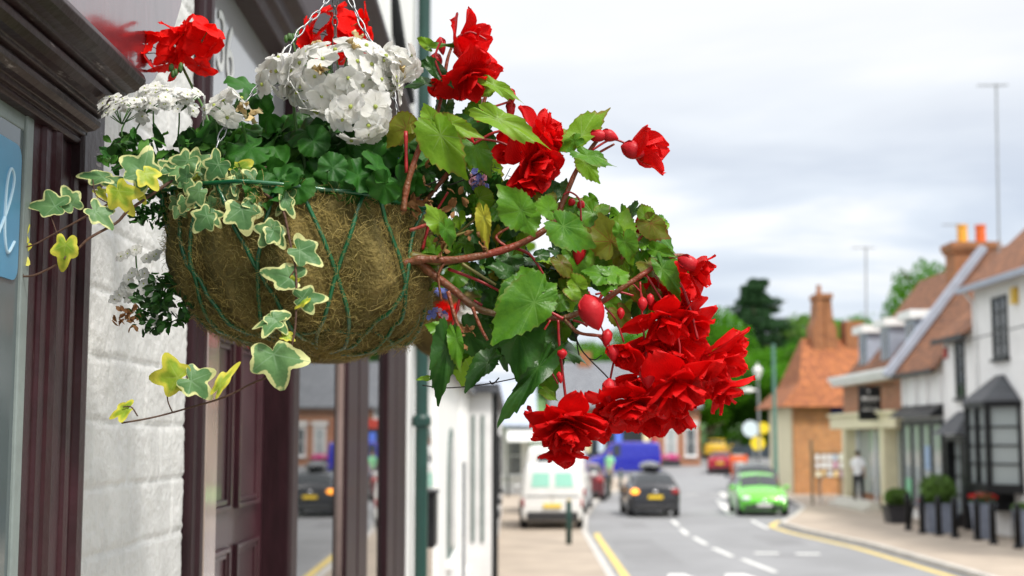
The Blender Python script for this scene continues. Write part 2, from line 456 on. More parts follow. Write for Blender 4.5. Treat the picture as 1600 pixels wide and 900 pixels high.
def kerb(mb, ya, yb, K, sgn):
    n = int((yb - ya) / 0.9)
    for i in range(n):
        y0 = ya + (yb - ya) * i / n; y1 = ya + (yb - ya) * (i + 1) / n - 0.012
        x0 = interp(K, y0); x1 = interp(K, y1)
        v = [(x0, y0, -0.02), (x0 - sgn * 0.14, y0, -0.02), (x1 - sgn * 0.14, y1, -0.02), (x1, y1, -0.02)]
        v += [(a, b, 0.125) for a, b, c in v]
        mb.add(v, [(0, 1, 2, 3), (7, 6, 5, 4), (0, 4, 5, 1), (1, 5, 6, 2), (2, 6, 7, 3), (3, 7, 4, 0)])
kerb(mb, 10, 86, LK, 1); kerb(mb, 10, 95, RK, -1)
struct(mb, 'kerbs')
mb = MB().mat(paving)
strip(mb, -30, 98, lambda y: interp(RK, y) + 0.14, lambda y: 13.4 if y < 60 else 22, 0.12)
struct(mb, 'right_pavement')
mb = MB().mat(paving)
strip(mb, 106, 125, lambda y: -20, lambda y: 12 + (y - 106) * 0.26, 0.05)
struct(mb, 'far_pavement')

mb = MB().mat(line_yellow)
strip(mb, 10, 38, lambda y: interp(LK, y) + 0.18, lambda y: interp(LK, y) + 0.34, 0.005)
strip(mb, 18, 43.5, lambda y: interp(RK, y) - 0.38, lambda y: interp(RK, y) - 0.2, 0.005)
mb.mat(line_white)
def dash(u0, v0, u1, v1, wd=0.13):
    a = P(u0, v0, 2.55 * F / (v0 - 683)); b = P(u1, v1, 2.55 * F / (v1 - 683))
    a.z = b.z = 0.006
    d = (b - a).normalized(); s = Vector((d.y, -d.x, 0)) * wd / 2
    mb.add([a - s, a + s, b + s, b - s], [(0, 1, 2, 3)])
for q in [(1064, 824, 1074, 833), (1084, 837, 1104, 848), (1114, 853, 1144, 866), (1160, 870, 1212, 890), (1050, 811, 1060, 819), (1035, 798, 1046, 806), (1030, 789, 1036, 794)]:
    dash(*q)
for q in [(1179, 861, 1217, 861.2), (1243, 862, 1281, 862.2), (1072, 771.5, 1090, 771.5), (1112, 773, 1130, 773)]:
    dash(*q, wd=0.35)
dash(1174, 811, 1200, 824, 0.12)
dash(1126, 780, 1146, 803, 0.4); dash(1128, 768, 1134, 776, 0.3)
for x0, x1 in ((3.05, 3.95), (4.25, 5.05)):
    pass
struct(mb, 'road_markings')
mb = MB().mat(pm('dark_asphalt_patch', (0.195, 0.197, 0.203), .85, .15, .8, bump=.4))
mb.box(2.4, 3.5, 29, 36, .0, .003); mb.box(6.2, 7.1, 34, 37, .0, .003); mb.box(3.2, 3.9, 40, 43, 0, .003)
mb.lathe([(.33, 0), (.33, .004)], (6.0, 31, 0), 20)
struct(mb, 'road_patches')
mb = MB().mat(line_white)
for u, hw in ((1062, 0.42), (1155, 0.50)):
    c = P(u, 899, 26.2); c.z = 0.006
    mb.add([(c.x - hw, c.y - 1.6, 0.006), (c.x + hw, c.y - 1.6, 0.006), (c.x + hw * .35, c.y + 0.55, 0.006), (c.x - hw * .35, c.y + 0.55, 0.006)], [(0, 1, 2, 3)])
struct(mb, 'crossing_markings')
# pale parking-bay lines beside the parked vans
mb = MB().mat(line_white)
for i in range(6):
    y = 47.5 + i * 2.2; x = interp(LK, y) + 1.95
    mb.box(x, x + 0.12, y, y + 1.0, 0.001, 0.006)
struct(mb, 'parking_bay_markings')

# ================================================================== BUILDING HELPERS
def window(parent, face, pos, w, h, z0, fm=None, gm=None, bars=(1, 1), fr=0.06, depth=0.05, sill=True, name='window'):
    """sash window on a wall. face: 'W' faces -x, 'E' faces +x, 'S' faces the camera (-y). pos=(plane, centre along wall)"""
    fm = fm or white_paint; gm = gm or pane_dark
    pl, c = pos
    def bx(mb, a0, a1, d0, d1, z0_, z1_):
        if face == 'S': mb.box(a0, a1, pl - d1, pl - d0, z0_, z1_)
        elif face == 'W': mb.box(pl - d1, pl - d0, a0, a1, z0_, z1_)
        else: mb.box(pl + d0, pl + d1, a0, a1, z0_, z1_)
    a0, a1 = c - w / 2, c + w / 2; z1 = z0 + h
    g = MB().mat(fm)
    bx(g, a0, a0 + fr, -0.02, depth, z0, z1); bx(g, a1 - fr, a1, -0.02, depth, z0, z1)
    bx(g, a0 + fr, a1 - fr, -0.02, depth, z0, z0 + fr); bx(g, a0 + fr, a1 - fr, -0.02, depth, z1 - fr, z1)
    for i in range(bars[0]):
        x = a0 + w * (i + 1) / (bars[0] + 1); bx(g, x - 0.016, x + 0.016, 0.014, depth - .012, z0 + fr, z1 - fr)
    for i in range(bars[1]):
        z = z0 + h * (i + 1) / (bars[1] + 1); bx(g, a0 + fr, a1 - fr, 0.014, depth - .008, z - 0.02, z + 0.02)
    f = g.build(name, parent)
    g = MB().mat(gm); bx(g, a0 + fr, a1 - fr, 0.0, 0.012, z0 + fr, z1 - fr); g.build('pane', f)
    if sill:
        g = MB().mat(fm); bx(g, a0 - 0.06, a1 + 0.06, -0.02, depth + 0.07, z0 - 0.08, z0 - 0.002); g.build('sill', f)
    return f

def slab_roof(parent, pts, th, m, name='roof'):
    """a thick sloping plane from four corner points"""
    a, b, c, d = [Vector(p) for p in pts]
    n = (b - a).cross(d - a).normalized()
    if n.z < 0: n = -n
    mb = MB().mat(m)
    v = [a, b, c, d] + [p + n * th for p in (a, b, c, d)]
    mb.add(v, [(3, 2, 1, 0), (4, 5, 6, 7), (0, 1, 5, 4), (1, 2, 6, 5), (2, 3, 7, 6), (3, 0, 4, 7)])
    return mb.build(name, parent)

def gable_y(parent, x0, x1, y0, y1, ze, zr, xr, m, over=0.25, th=0.1):
    """gable roof with its ridge along y"""
    sl = (zr - ze) / (xr - x0); sr = (zr - ze) / (x1 - xr)
    mb = MB().mat(m)
    A = (x0 - over, ze - over * sl); B = (xr, zr); C = (x1 + over, ze - over * sr)
    mb.prism([A, B, C, (C[0], C[1] + th), (B[0], B[1] + th * 1.4), (A[0], A[1] + th)], 'y', y0, y1)
    return mb.build('roof', parent)

# ================================================================== RIGHT-HAND STREET
XF = 12.2
# --- A: nearest white house
A_ = thing('white_house', 'tall white rendered house with black bay window at the right edge', 'house', (15.5, 32, 0))
def part(mb, name, parent, **k):
    o = mb.build(name, None, **k); return attach(o, parent)
def rep(parent):
    """re-seat children built in world space"""
    inv = (Matrix.Translation(parent.location) @ parent.rotation_euler.to_matrix().to_4x4()).inverted()
    for q in bpy.data.objects:
        if q.parent == parent: q.matrix_parent_inverse = inv
mb = MB().mat(white_paint); mb.prism([(XF, 0), (19, 0), (19, 6.6), (15.6, 9.7), (XF, 6.6)], 'y', 26, 37); mb.build('wall', A_)
gable_y(A_, XF, 19, 25.9, 37.12, 6.62, 9.75, 15.6, red_tile, 0.3)
MB().mat(lead).box(XF - 0.42, XF - 0.3, 25.9, 37.2, 6.32, 6.46).build('gutter', A_)
window(A_, 'W', (XF, 35.05), 1.05, 1.55, 4.5, black_paint, pane_dark, (1, 3), 0.07)
window(A_, 'W', (XF, 30.0), 1.05, 1.55, 4.5, black_paint, pane_dark, (1, 3), 0.07)
MB().mat(pm('yellow_alarm', (0.6, 0.38, 0.03), 0.4)).box(XF - 0.12, XF, 33.75, 34.0, 5.75, 6.15).build('alarm_box', A_)
bay = MB().mat(black_paint)
bp_ = [(XF, 33.9), (XF - 0.62, 34.45), (XF - 0.62, 35.95), (XF, 36.5)]
bp_o = [(XF, 33.78), (XF - 0.72, 34.4), (XF - 0.72, 36.0), (XF, 36.62)]
bay.prism(bp_o, 'z', 1.2, 1.42); bay.prism(bp_o, 'z', 3.28, 3.42)
bay.prism([(XF, 34.5), (XF - 0.4, 34.9), (XF - 0.4, 35.6), (XF, 35.9)], 'z', 0.75, 1.2)
for (x, y) in [bp_[0], bp_[1], bp_[2], bp_[3], (XF - 0.62, 35.2)]:
    bay.box(x - 0.07, x + 0.05, y - 0.06, y + 0.06, 1.42, 3.28)
for z in (1.9, 2.35, 2.8):
    for a, b in zip(bp_[:-1], bp_[1:]): bay.tube([(a[0], a[1], z), (b[0], b[1], z)], 0.022, 4)
bay_o = bay.build('bay_window', A_)
MB().mat(pane_pale).prism([(XF, 33.95), (XF - 0.58, 34.48), (XF - 0.58, 35.92), (XF, 36.45)], 'z', 1.42, 3.28).build('pane', bay_o)
mb = MB().mat(slate); b4 = [(p[0] - 0.04, p[1] + (-.05 if i < 2 else .05), 3.42) for i, p in enumerate(bp_o)]
mb.add(b4 + [(XF - 0.02, 34.9, 4.1), (XF - 0.02, 35.5, 4.1)], [(0, 1, 4), (1, 2, 5, 4), (2, 3, 5), (0, 4, 5, 3), (0, 3, 2, 1)])
mb.build('roof', bay_o)
mb = MB().mat(white_paint).tube([(XF - 0.3, 36.9, 6.35), (XF - 0.08, 36.85, 6.05), (XF - 0.06, 36.85, 0.15)], 0.04, 8); mb.build('drainpipe', A_)
rep(A_)
# --- B: narrow white house with door canopy
B_ = thing('white_cottage', 'narrow white cottage with a slate door canopy between taller white houses', 'house', (14, 38.4, 0))
mb = MB().mat(white_paint); mb.prism([(XF + .02, 0), (17.5, 0), (17.5, 5.4), (15.2, 7.6), (XF + .02, 5.4)], 'y', 37.0, 39.8); mb.build('wall', B_)
gable_y(B_, XF + .02, 17.5, 37.13, 39.8, 5.42, 8.0, 15.2, red_tile, 0.3)
MB().mat(black_paint).box(XF - 0.36, XF - 0.26, 37.0, 39.8, 5.14, 5.27).build('gutter', B_)
window(B_, 'W', (XF + .02, 38.35), 0.75, 1.55, 3.6, black_paint, pane_dark, (1, 3), 0.06)
dr = MB().mat(black_paint)
dr.box(XF - 0.28, XF + .02, 37.45, 37.6, 0.12, 2.6); dr.box(XF - 0.28, XF + .02, 38.9, 39.05, 0.12, 2.6); dr.box(XF - 0.28, XF + .02, 37.6, 38.9, 2.45, 2.6); dr.box(XF - 0.08, XF, 37.6, 38.9, 0.12, 0.5)
for z in (1.0, 1.5, 2.0): dr.box(XF - 0.08, XF, 37.6, 38.9, z - .02, z + .02)
dr.box(XF - 0.1, XF, 38.22, 38.3, 0.5, 2.45)
d_o = dr.build('door', B_)
MB().mat(pane_pale).box(XF - 0.04, XF + .01, 37.6, 38.9, 0.5, 2.45).build('pane', d_o)
mb = MB().mat(slate); mb.add([(XF - 0.55, 37.2, 2.62), (XF - 0.55, 39.3, 2.62), (XF + .01, 39.3, 2.62), (XF + .01, 37.2, 2.62), (XF, 37.8, 3.25), (XF, 38.7, 3.25)], [(0, 1, 5, 4), (1, 2, 5), (0, 4, 3), (3, 4, 5, 2), (0, 3, 2, 1)])
mb.build('canopy', B_)
MB().mat(pm('red_plaque', (0.4, 0.05, 0.04))).box(XF - 0.05, XF + .02, 39.45, 39.65, 4.75, 5.05).build('plaque', B_)
rep(B_)
# --- C: low white shop with tiled roof
C_ = thing('white_shop', 'low white shop with mossy tiled roof and dark framed shopfront', 'shop', (14, 42, 0))
mb = MB().mat(white_paint); mb.prism([(XF, 0), (18, 0), (18, 4.7), (15, 8.0), (XF, 4.7)], 'y', 39.8, 44.2); mb.build('wall', C_)
gable_y(C_, XF, 18, 39.83, 44.2, 4.72, 8.2, 15, red_tile, 0.3)
slab_roof(C_, [(XF - 0.4, 44.0, 4.4), (XF - 0.4, 44.35, 4.4), (15.0, 44.35, 8.45), (15.0, 44.0, 8.45)], 0.22, lead, 'parapet')
MB().mat(black_paint).box(XF - 0.38, XF - 0.28, 39.8, 44.0, 4.36, 4.48).build('gutter', C_)
mb = MB().mat(white_paint)
for y in (40.1, 41.4, 42.6, 43.8): MB().mat(white_paint).box(XF - 0.08, XF, y - 0.12, y + 0.12, 3.5, 4.35).build('pilaster', C_)
mb = MB().mat(black_paint)
for i in range(5):
    y = 39.95 + i * 0.85; mb.add([(XF - 0.45, y, 3.15), (XF - 0.45, y + .8, 3.15), (XF, y + .8, 3.5), (XF, y, 3.5), (XF, y, 3.15), (XF, y + .8, 3.15)], [(0, 1, 2, 3), (0, 3, 4), (1, 5, 2), (0, 4, 5, 1)])
mb.build('awning', C_)
sf = MB().mat(black_paint); sf.box(XF - 0.1, XF, 39.9, 44.1, 2.9, 3.05)
for y in (39.95, 41.0, 42.0, 43.0, 44.0): sf.box(XF - 0.1, XF, y - .05, y + .05, 0.6, 2.9)
sf.box(XF - 0.1, XF, 39.9, 44.1, 0.5, 0.62)
sfo = sf.build('shop_window', C_)
MB().mat(pane_pale).box(XF - 0.04, XF - .01, 39.95, 44.0, 0.62, 2.9).build('pane', sfo)
MB().mat(pm('shop_poster_green', (0.2, 0.5, 0.3))).box(XF - 0.055, XF - .041, 43.2, 43.8, 0.7, 1.3).build('poster', sfo)
MB().mat(pm('shop_poster_blue', (0.3, 0.42, 0.6))).box(XF - 0.055, XF - .041, 41.2, 41.7, 1.6, 2.3).build('poster', sfo)
rep(C_)
# chimney stack on the ridge
CH = thing('chimney_stack', 'broad brick chimney stack with one yellow and one orange pot', 'chimney', (14.9, 45.6, 7.2))
mb = MB().mat(chimney_brick); mb.box(14.3, 15.65, 45.1, 46.1, 6.3, 8.5); mb.box(14.23, 15.72, 45.03, 46.17, 8.5, 8.62); mb.box(14.18, 15.77, 44.98, 46.22, 8.62, 8.82); mb.build('stack', CH)
for x, c in ((14.72, (0.75, 0.36, 0.04)), (15.32, (0.68, 0.13, 0.02))):
    MB().mat(pm('pot%d' % int(x * 10), c, 0.7, 0.1)).lathe([(0.17, 0), (0.16, 0.5), (0.18, 0.52), (0.18, 0.6), (0.13, 0.6), (0.13, 0.3)], (x, 45.6, 8.85), 12).build('chimney_pot', CH)
rep(CH)
# --- E: brick and cream shop with three dormers
E_ = thing('brick_shop', 'brick and cream shop with three white dormers under a tiled roof', 'shop', (15, 48.6, 0))
XE = 12.55
mb = MB().mat(red_brick); mb.prism([(XE, 0), (18.5, 0), (18.5, 4.6), (15.6, 8.2), (XE, 4.6)], 'y', 44.2, 53.5); mb.build('wall', E_)
gable_y(E_, XE, 18.5, 44.22, 53.5, 4.62, 8.35, 15.6, red_tile, 0.1)
mb = MB().mat(white_paint); mb.box(XE - 0.55, XE + .1, 44.25, 53.6, 4.62, 4.78); mb.box(XE - 0.45, XE + .1, 44.3, 53.5, 4.45, 4.62); mb.build('cornice', E_)
for i, y in enumerate((45.7, 48.8, 51.9)):
    g = MB().mat(lead); g.box(12.95, 14.4, y - 0.62, y + 0.62, 5.0, 6.35); d = g.build('dormer', E_)
    MB().mat(white_paint).box(12.75, 14.6, y - 0.78, y + 0.78, 6.35, 6.62).build('dormer_roof', d)
    MB().mat(pane_dark).box(12.93, 12.95, y - 0.45, y + 0.45, 5.2, 6.2).build('pane', d)
mb = MB().mat(cream_paint); mb.box(XE - 0.55, XE, 44.3, 53.4, 2.85, 3.3); mb.box(XE - 0.65, XE, 44.3, 53.4, 3.3, 3.4)
for y in (46.2, 51.5): mb.box(XE - 0.5, XE, y - 0.22, y + 0.22, 0.12, 2.85)
mb.build('shopfront_surround', E_)
for y in (48.6, 51.1): MB().mat(white_paint).box(XE - 0.12, XE, y, y + .15, 0.3, 2.8).build('window_post', E_)
sf = MB().mat(white_paint); sf.box(XE - 0.12, XE, 46.5, 47.0, 0.3, 2.8)
sfo = sf.build('shop_window', E_); MB().mat(pane_pale).box(XE - 0.05, XE - .01, 44.5, 51.2, 0.6, 2.8).build('pane', sfo)
MB().mat(pm('blue_poster', (0.12, 0.14, 0.7))).box(XE - 0.08, XE - .055, 47.1, 47.8, 1.45, 1.95).build('poster', sfo)
rep(E_)
mb = MB().mat(steps_m); mb.box(11.5, XE - .5, 46.5, 51.6, 0.1, 0.27); mb.box(11.7, XE - .5, 46.6, 51.5, 0.27, 0.43)
tag(mb.build('doorstep'), 'pale stone steps in front of the cream shop doorway', 'steps')
# hanging sign
HS = thing('hanging_sign', 'black projecting shop sign with white lettering on the brick shop', 'sign', (11.8, 46.4, 3.1))
MB().mat(black_paint).box(11.38, 12.12, 46.37, 46.43, 3.1, 4.2).build('sign_board', HS)
MB().mat(black_paint).box(11.3, XE, 46.385, 46.415, 4.22, 4.26).build('bracket', HS)
mb = MB().mat(line_white)
for (xa, xb, z, h) in ((11.68, 11.75, 4.02, .06), (11.5, 11.56, 3.76, .1), (11.59, 11.66, 3.76, .1), (11.69, 11.74, 3.76, .1), (11.77, 11.85, 3.76, .1), (11.88, 11.93, 3.76, .1), (11.96, 12.03, 3.76, .1), (11.5, 11.7, 3.42, .05), (11.73, 11.82, 3.42, .05), (11.85, 12.02, 3.42, .05), (11.5, 11.99, 3.62, .012)):
    mb.box(xa, xb, 46.36, 46.37, z, z + h)
mb.build('lettering', HS); rep(HS)
# --- F: orange brick house with the big tiled roof
F_ = thing('brick_house', 'orange brick house with steep clay roof and tall twin chimney', 'house', (14, 63, 0))
mb = MB().mat(orange_brick); mb.box(12.15, 16.5, 61, 66.5, 0, 4.0); mb.build('wall', F_)
mb = MB().mat(cream_paint); mb.box(12.1, 12.15, 61.3, 66.5, 0, 3.95); mb.build('side_wall', F_)
mb = MB().mat(orange_tile)
mb.add([(11.55, 60.5, 3.85), (17.0, 60.5, 3.85), (17.0, 67.1, 3.85), (11.55, 67.1, 3.85), (12.5, 61.4, 4.9), (16.9, 61.4, 4.9), (16.9, 66.2, 4.9), (12.5, 66.2, 4.9), (13.15, 63.6, 7.0), (16.8, 63.6, 7.0), (16.8, 64.0, 7.0), (13.15, 64.0, 7.0)],
       [(0, 1, 5, 4), (1, 2, 6, 5), (2, 3, 7, 6), (3, 0, 4, 7), (4, 5, 9, 8), (5, 6, 10, 9), (6, 7, 11, 10), (7, 4, 8, 11), (8, 9, 10, 11), (3, 2, 1, 0)])
rf = mb.build('roof', F_)
mb = MB().mat(chimney_brick); mb.prism([(13.5, 6.0), (14.02, 6.0), (14.02, 8.75), (13.74, 8.75), (13.68, 7.9), (13.5, 7.5)], 'y', 63.0, 64.4); mb.prism([(14.06, 6.0), (14.6, 6.0), (14.6, 7.4), (14.42, 7.8), (14.36, 8.75), (14.06, 8.75)], 'y', 63.05, 64.35); mb.box(13.68, 14.42, 62.95, 64.45, 8.75, 8.98)
mb.lathe([(0.12, 0), (0.1, 0.45)], (13.95, 63.7, 8.98), 10)
mb.box(15.0, 15.8, 63.1, 64.2, 6.4, 7.75)
mb.build('chimney', rf); 
sg = MB().mat(pm('sign_navy', (0.02, 0.03, 0.14), 0.4)); sg.box(13.75, 14.6, 60.93, 61, 3.0, 3.85); s_o = sg.build('sign', F_)
MB().mat(pm('sign_red', (0.6, 0.04, 0.06), 0.4)).box(13.85, 14.5, 60.915, 60.93, 3.08, 3.3).build('sign_stripe', s_o)
MB().mat(pm('sign_mauve', (0.3, 0.12, 0.3), 0.4)).box(13.85, 14.5, 60.915, 60.93, 3.4, 3.55).build('sign_stripe', s_o)
rep(F_)
# notice board
NB = thing('notice_board', 'wooden notice board covered in pale papers before the orange brick wall', 'notice board', (13.2, 59, 0.12))
MB().mat(timber).box(12.55, 13.85, 58.97, 59.03, 0.85, 1.95).build('board', NB)
for x in (12.75, 13.6): MB().mat(timber).box(x - .05, x + .05, 59.035, 59.1, 0.12, 1.9).build('leg', NB)
cols = [(0.75, 0.78, 0.8), (0.7, 0.72, 0.75), (0.8, 0.78, 0.6), (0.45, 0.6, 0.75), (0.75, 0.75, 0.75), (0.6, 0.35, 0.5), (0.8, 0.6, 0.3), (0.7, 0.75, 0.7)]
for i in range(5):
    for j in range(3):
        x = 12.62 + i * 0.245; z = 0.92 + j * 0.33 + random.uniform(-.02, .02)
        k = random.randrange(8)
        MB().mat(pm('paper%d' % k, cols[k], 0.7, 0.15, 14)).box(x, x + random.uniform(.15, .22), 58.955, 58.968, z, z + random.uniform(.22, .3)).build('paper', NB)
rep(NB)
tag(MB().mat(pm('thin_post', (0.16, 0.15, 0.1))).tube([(10.9, 51.6, 0.1), (10.9, 51.6, 2.45)], 0.045, 8).build('post'), 'thin brown post on the pavement left of the notice board', 'post')
hr_ = MB().mat(grey_metal); hr_.tube(spline([(11.35, 52.2, 0.12), (11.35, 52.2, 1.0), (11.75, 51.7, 1.35), (12.0, 51.7, 1.35)], 4), 0.025, 6); hr_.tube([(12.0, 51.7, 0.4), (12.0, 51.7, 1.35)], 0.025, 6)
tag(hr_.build('handrail'), 'grey metal handrail beside the shop steps', 'handrail')

# aerials and the cable
def aerial(x, y, z0, z1, lab, arms=True):
    t = thing('aerial', lab, 'aerial', (x, y, z0))
    MB().mat(grey_metal).tube([(x, y, z0), (x + .02 * (z1 - z0), y, z1)], 0.03, 6).build('mast', t)
    if arms:
        m = MB().mat(grey_metal); xt = x + .02 * (z1 - z0)
        m.tube([(xt - .55, y, z1 - .05), (xt + .35, y, z1 - .05)], 0.015, 5)
        for i in range(6): m.tube([(xt - .5 + i * .15, y - .2, z1 - .05), (xt - .5 + i * .15, y + .2, z1 - .05)], 0.01, 4)
        m.build('antenna', t)
    rep(t)
aerial(13.35, 53, 5.4, 9.75, 'television aerial on a leaning mast above the dormers')
aerial(14.0, 40.2, 6.9, 12.8, 'very tall thin aerial mast rising above the white house')
aerial(15.4, 48.2, 8.0, 9.9, 'short television aerial beside the chimney with two pots')
cab = MB().mat(black_paint); cab.tube(spline([(XF - .02, 40.0, 5.15), (XF - .3, 36, 5.08), (XF - .02, 29, 5.25)], 8), 0.018, 5)
tag(cab.build('overhead_cable'), 'black cable strung across the white house fronts', 'cable')

# bollards
bol = thing('bollard', 'nearest black post of the pavement row at the right edge', 'bollard', (11.1, 31.3, 0.12), 0, 'black bollards along the right pavement')
MB().mat(black_paint).lathe([(0.075, 0), (0.075, 0.72), (0.085, 0.74), (0.085, 0.8), (0.07, 0.82), (0.08, 0.9), (0.05, 0.97), (0.0, 0.99)], (0, 0, 0), 12).build('post', bol, smooth=True)
MB().mat(black_paint).lathe([(0.11, 0), (0.11, 0.06), (0.08, 0.09)], (0, 0, 0), 12).build('base', bol)
LB = ['black bollard second from the right edge, before the railing', 'black bollard in front of the grey planter by the bay window', 'black bollard before the dark glazed door', 'black bollard beside the planter of red flowers', 'black bollard in front of the round green bush', 'black bollard furthest left in the pavement row']
for (x, y), l in zip([(11.0, 32.6), (11.03, 33.8), (10.75, 34.6), (10.6, 35.4), (10.42, 36.2), (10.4, 37.4)], LB):
    c = copy_tree(bol); c.location = (x, y, 0.12); c['label'] = l
gb = thing('bollard', 'slim dark green bollard with gold cap behind the white van on the pavement', 'bollard', (1.3, 32.6, 0.12), 0, 'green bollards')
MB().mat(green_paint).lathe([(0.07, 0), (0.065, 0.95), (0.05, 0.97)], (0, 0, 0), 12).build('post', gb, smooth=True)
MB().mat(pm('gold_cap', (0.5, 0.36, 0.08), 0.4)).lathe([(0.05, 0.97), (0.05, 1.0), (0.0, 1.03)], (0, 0, 0), 12).build('cap', gb, smooth=True)
for (x, y), l in zip([(4.0, 58.5), (4.75, 62), (4.1, 66)], ['dark green bollard on the kerb left of the black car', 'middle dark green bollard beyond the black car', 'furthest dark green bollard near the pale green figure']):
    c = copy_tree(gb); c.location = (x, y, 0.12); c['label'] = l
rail = thing('railing', 'low black iron railing below the bay window', 'railing', (11.7, 33, 0.12))
m = MB().mat(black_paint)
for i in range(12): m.tube([(11.72, 29 + i * 0.4, 0.12), (11.72, 29 + i * 0.4, 0.95)], 0.012, 5)
m.build('bars', rail); MB().mat(black_paint).box(11.7, 11.74, 28.9, 33.5, 0.93, 0.97).build('top_rail', rail); rep(rail)

# planters
leaf_bg = pm('bush_leaves', (0.10, 0.2, 0.025), 0.6, 0.5, 2.0, transl=0.3)
leaf_dark = pm('dark_bush_leaves', (0.035, 0.09, 0.02), 0.6, 0.4, 2.0, transl=0.3)
petal_bg = pm('red_petal_far', (0.65, 0.01, 0.015), 0.6, 0.2, 3, transl=0.3)
def clump(mb, c, r, n, s, flat=1.0):
    c = Vector(c); r = Vector(r) if not isinstance(r, (int, float)) else Vector((r, r, r * flat))
    for _ in range(n):
        d = rnd_dir(); k = random.random() ** 0.35
        p = c + Vector((d.x * r.x, d.y * r.y, d.z * r.z)) * k
        x, y, z = frame((rnd_dir() + d * 0.7).normalized(), rnd_dir())
        q = s * random.uniform(0.5, 1.2)
        mb.add([p - x * q, p - y * q * .45, p + x * q, p + y * q * .45], [(0, 1, 2, 3)])
def planter(x, y, w, h, m, lab, cat='planter', bush=None, flower=False, round_=False):
    t = thing('planter', lab, cat, (x, y, 0.12))
    g = MB().mat(m)
    if round_: g.lathe([(w * .38, 0), (w * .5, h), (w * .54, h), (w * .54, h + .05), (w * .46, h + .05), (w * .46, h - .05)], (0, 0, 0), 16)
    else:
        g.prism([(-w * .38, 0), (w * .38, 0), (w * .5, h), (-w * .5, h)], 'y', -w * .5, w * .5)
        g.box(-w * .54, w * .54, -w * .54, w * .54, h - .06, h)
    g.build('pot', t)
    if bush:
        g = MB().mat(leaf_bg if not flower else leaf_dark); clump(g, (0, 0, h + bush * .75), (max(w * .5, bush * 1.15), max(w * .5, bush * 1.15), bush), 2200, 0.06); g.build('foliage', t)
    if flower:
        g = MB().mat(petal_bg); clump(g, (0, 0, h + bush * 1.2), (w * .55, w * .5, bush * .6), 260, 0.05); g.build('flowers', t)
    return t
grey_pot = pm('grey_pot', (0.22, 0.25, 0.32), 0.6)
black_pot = pm('black_pot', (0.03, 0.03, 0.035), 0.5)
planter(10.95, 36.6, 0.85, 0.75, grey_pot, 'pale grey planter with a round yellow-green bush', bush=0.42)
planter(11.35, 34.3, 0.6, 0.8, grey_pot, 'grey-blue tub of red flowers near the dark door', bush=0.16, flower=True, round_=True)
planter(11.6, 32.4, 0.42, 0.75, grey_pot, 'tall grey-blue tub under the bay window', bush=0.1, round_=True)
planter(11.0, 40.6, 0.75, 0.5, black_pot, 'low black trough with small plant left of the bush', bush=0.28)
planter(11.3, 38.6, 0.6, 0.5, pm('terracotta', (0.5, 0.22, 0.12)), 'small terracotta pot of red flowers before the low white shop', bush=0.16, flower=True, round_=True)

# ================================================================== TREES
def tree_mesh(seed, h, rx, trunk_h, n, s, kind='broad'):
    random.seed(seed)
    g = MB().mat(_M['tree_' + kind])
    if kind == 'cedar':
        for i in range(19):
            f = i / 18; z = 3 + (h - 3) * f
            rr = min(4.8, 1.1 + (h - z) * .85) * random.uniform(.78, 1.08)
            for k in range(3):
                a = random.uniform(0, 6.28)
                clump(g, (math.cos(a) * rr * .5, math.sin(a) * rr * .5, z), (rr * .6, rr * .6, h * .032), int(n / 42), s * .8)
    else:
        for i in range(26):
            d = rnd_dir(); k = random.uniform(.35, .85)
            c = Vector((d.x * rx * k, d.y * rx * k, trunk_h + (h - trunk_h) * (.5 + d.z * .42 * k)))
            clump(g, c, rx * random.uniform(.3, .5), int(n / 26), s)
    t = MB().mat(_M['bark'])
    t.tube(spline([(0, 0, -.3), (rx * .03, 0, h * .3), (0, rx * .04, h * .85)], 4), (rx * .09, rx * .02), 8)
    for i in range(9):
        a = i * 2.4; z = trunk_h + (h - trunk_h) * i / 11
        t.tube([(0, 0, z), (math.cos(a) * rx * .4, math.sin(a) * rx * .4, z + h * .07), (math.cos(a) * rx * .75, math.sin(a) * rx * .75, z + h * .12)], (rx * .035, rx * .008), 6)
    return g, t
pm('bark', (0.09, 0.07, 0.05), 0.9, 0.3, 3, bump=0.4)
pm('tree_broad', (0.075, 0.23, 0.010), 0.6, 0.5, 0.35, transl=0.35, spec=.1)
pm('tree_dark', (0.035, 0.12, 0.010), 0.6, 0.4, 0.35, transl=0.3, spec=.1)
pm('tree_cedar', (0.03, 0.075, 0.028), 0.7, 0.4, 0.35, transl=0.2, spec=.1)
pm('tree_pale', (0.12, 0.24, 0.04), 0.6, 0.35, 0.35, transl=0.35, spec=.1)
protos = {}
def tree(kind, u, D, ztop, rx, lab, name='tree', group=None, v2=0):
    key = (kind, v2)
    x = (u - 800) * D / F
    if key not in protos:
        t = thing(name, lab, 'tree', (0, 0, 0), 0, group)
        g, tk = tree_mesh(len(protos) + 11, 12.0, 4.5, 2.2, 14000 if kind != 'cedar' else 16000, 0.24, kind)
        g.build('crown', t); tk.build('trunk', t, smooth=True); protos[key] = t
    else:
        t = copy_tree(protos[key]); t['label'] = lab; t.name = name
    t['group'] = group or ''
    if not group: del t['group']
    t.location = (x, D, gz(x, D)); k = (ztop - gz(x, D)) / (10.9 if kind != 'cedar' else 12.2)
    t.scale = (rx / 4.5, rx / 4.5, k); t.rotation_euler = (0, 0, random.uniform(0, 6))
    return t
G1 = 'trees of the wood beyond the street'
tree('cedar', 1187, 150, 2.55 + (683 - 438) * 150 / F, 5.2, 'tall dark cedar with open tiers standing above the wood', 'cedar_tree')
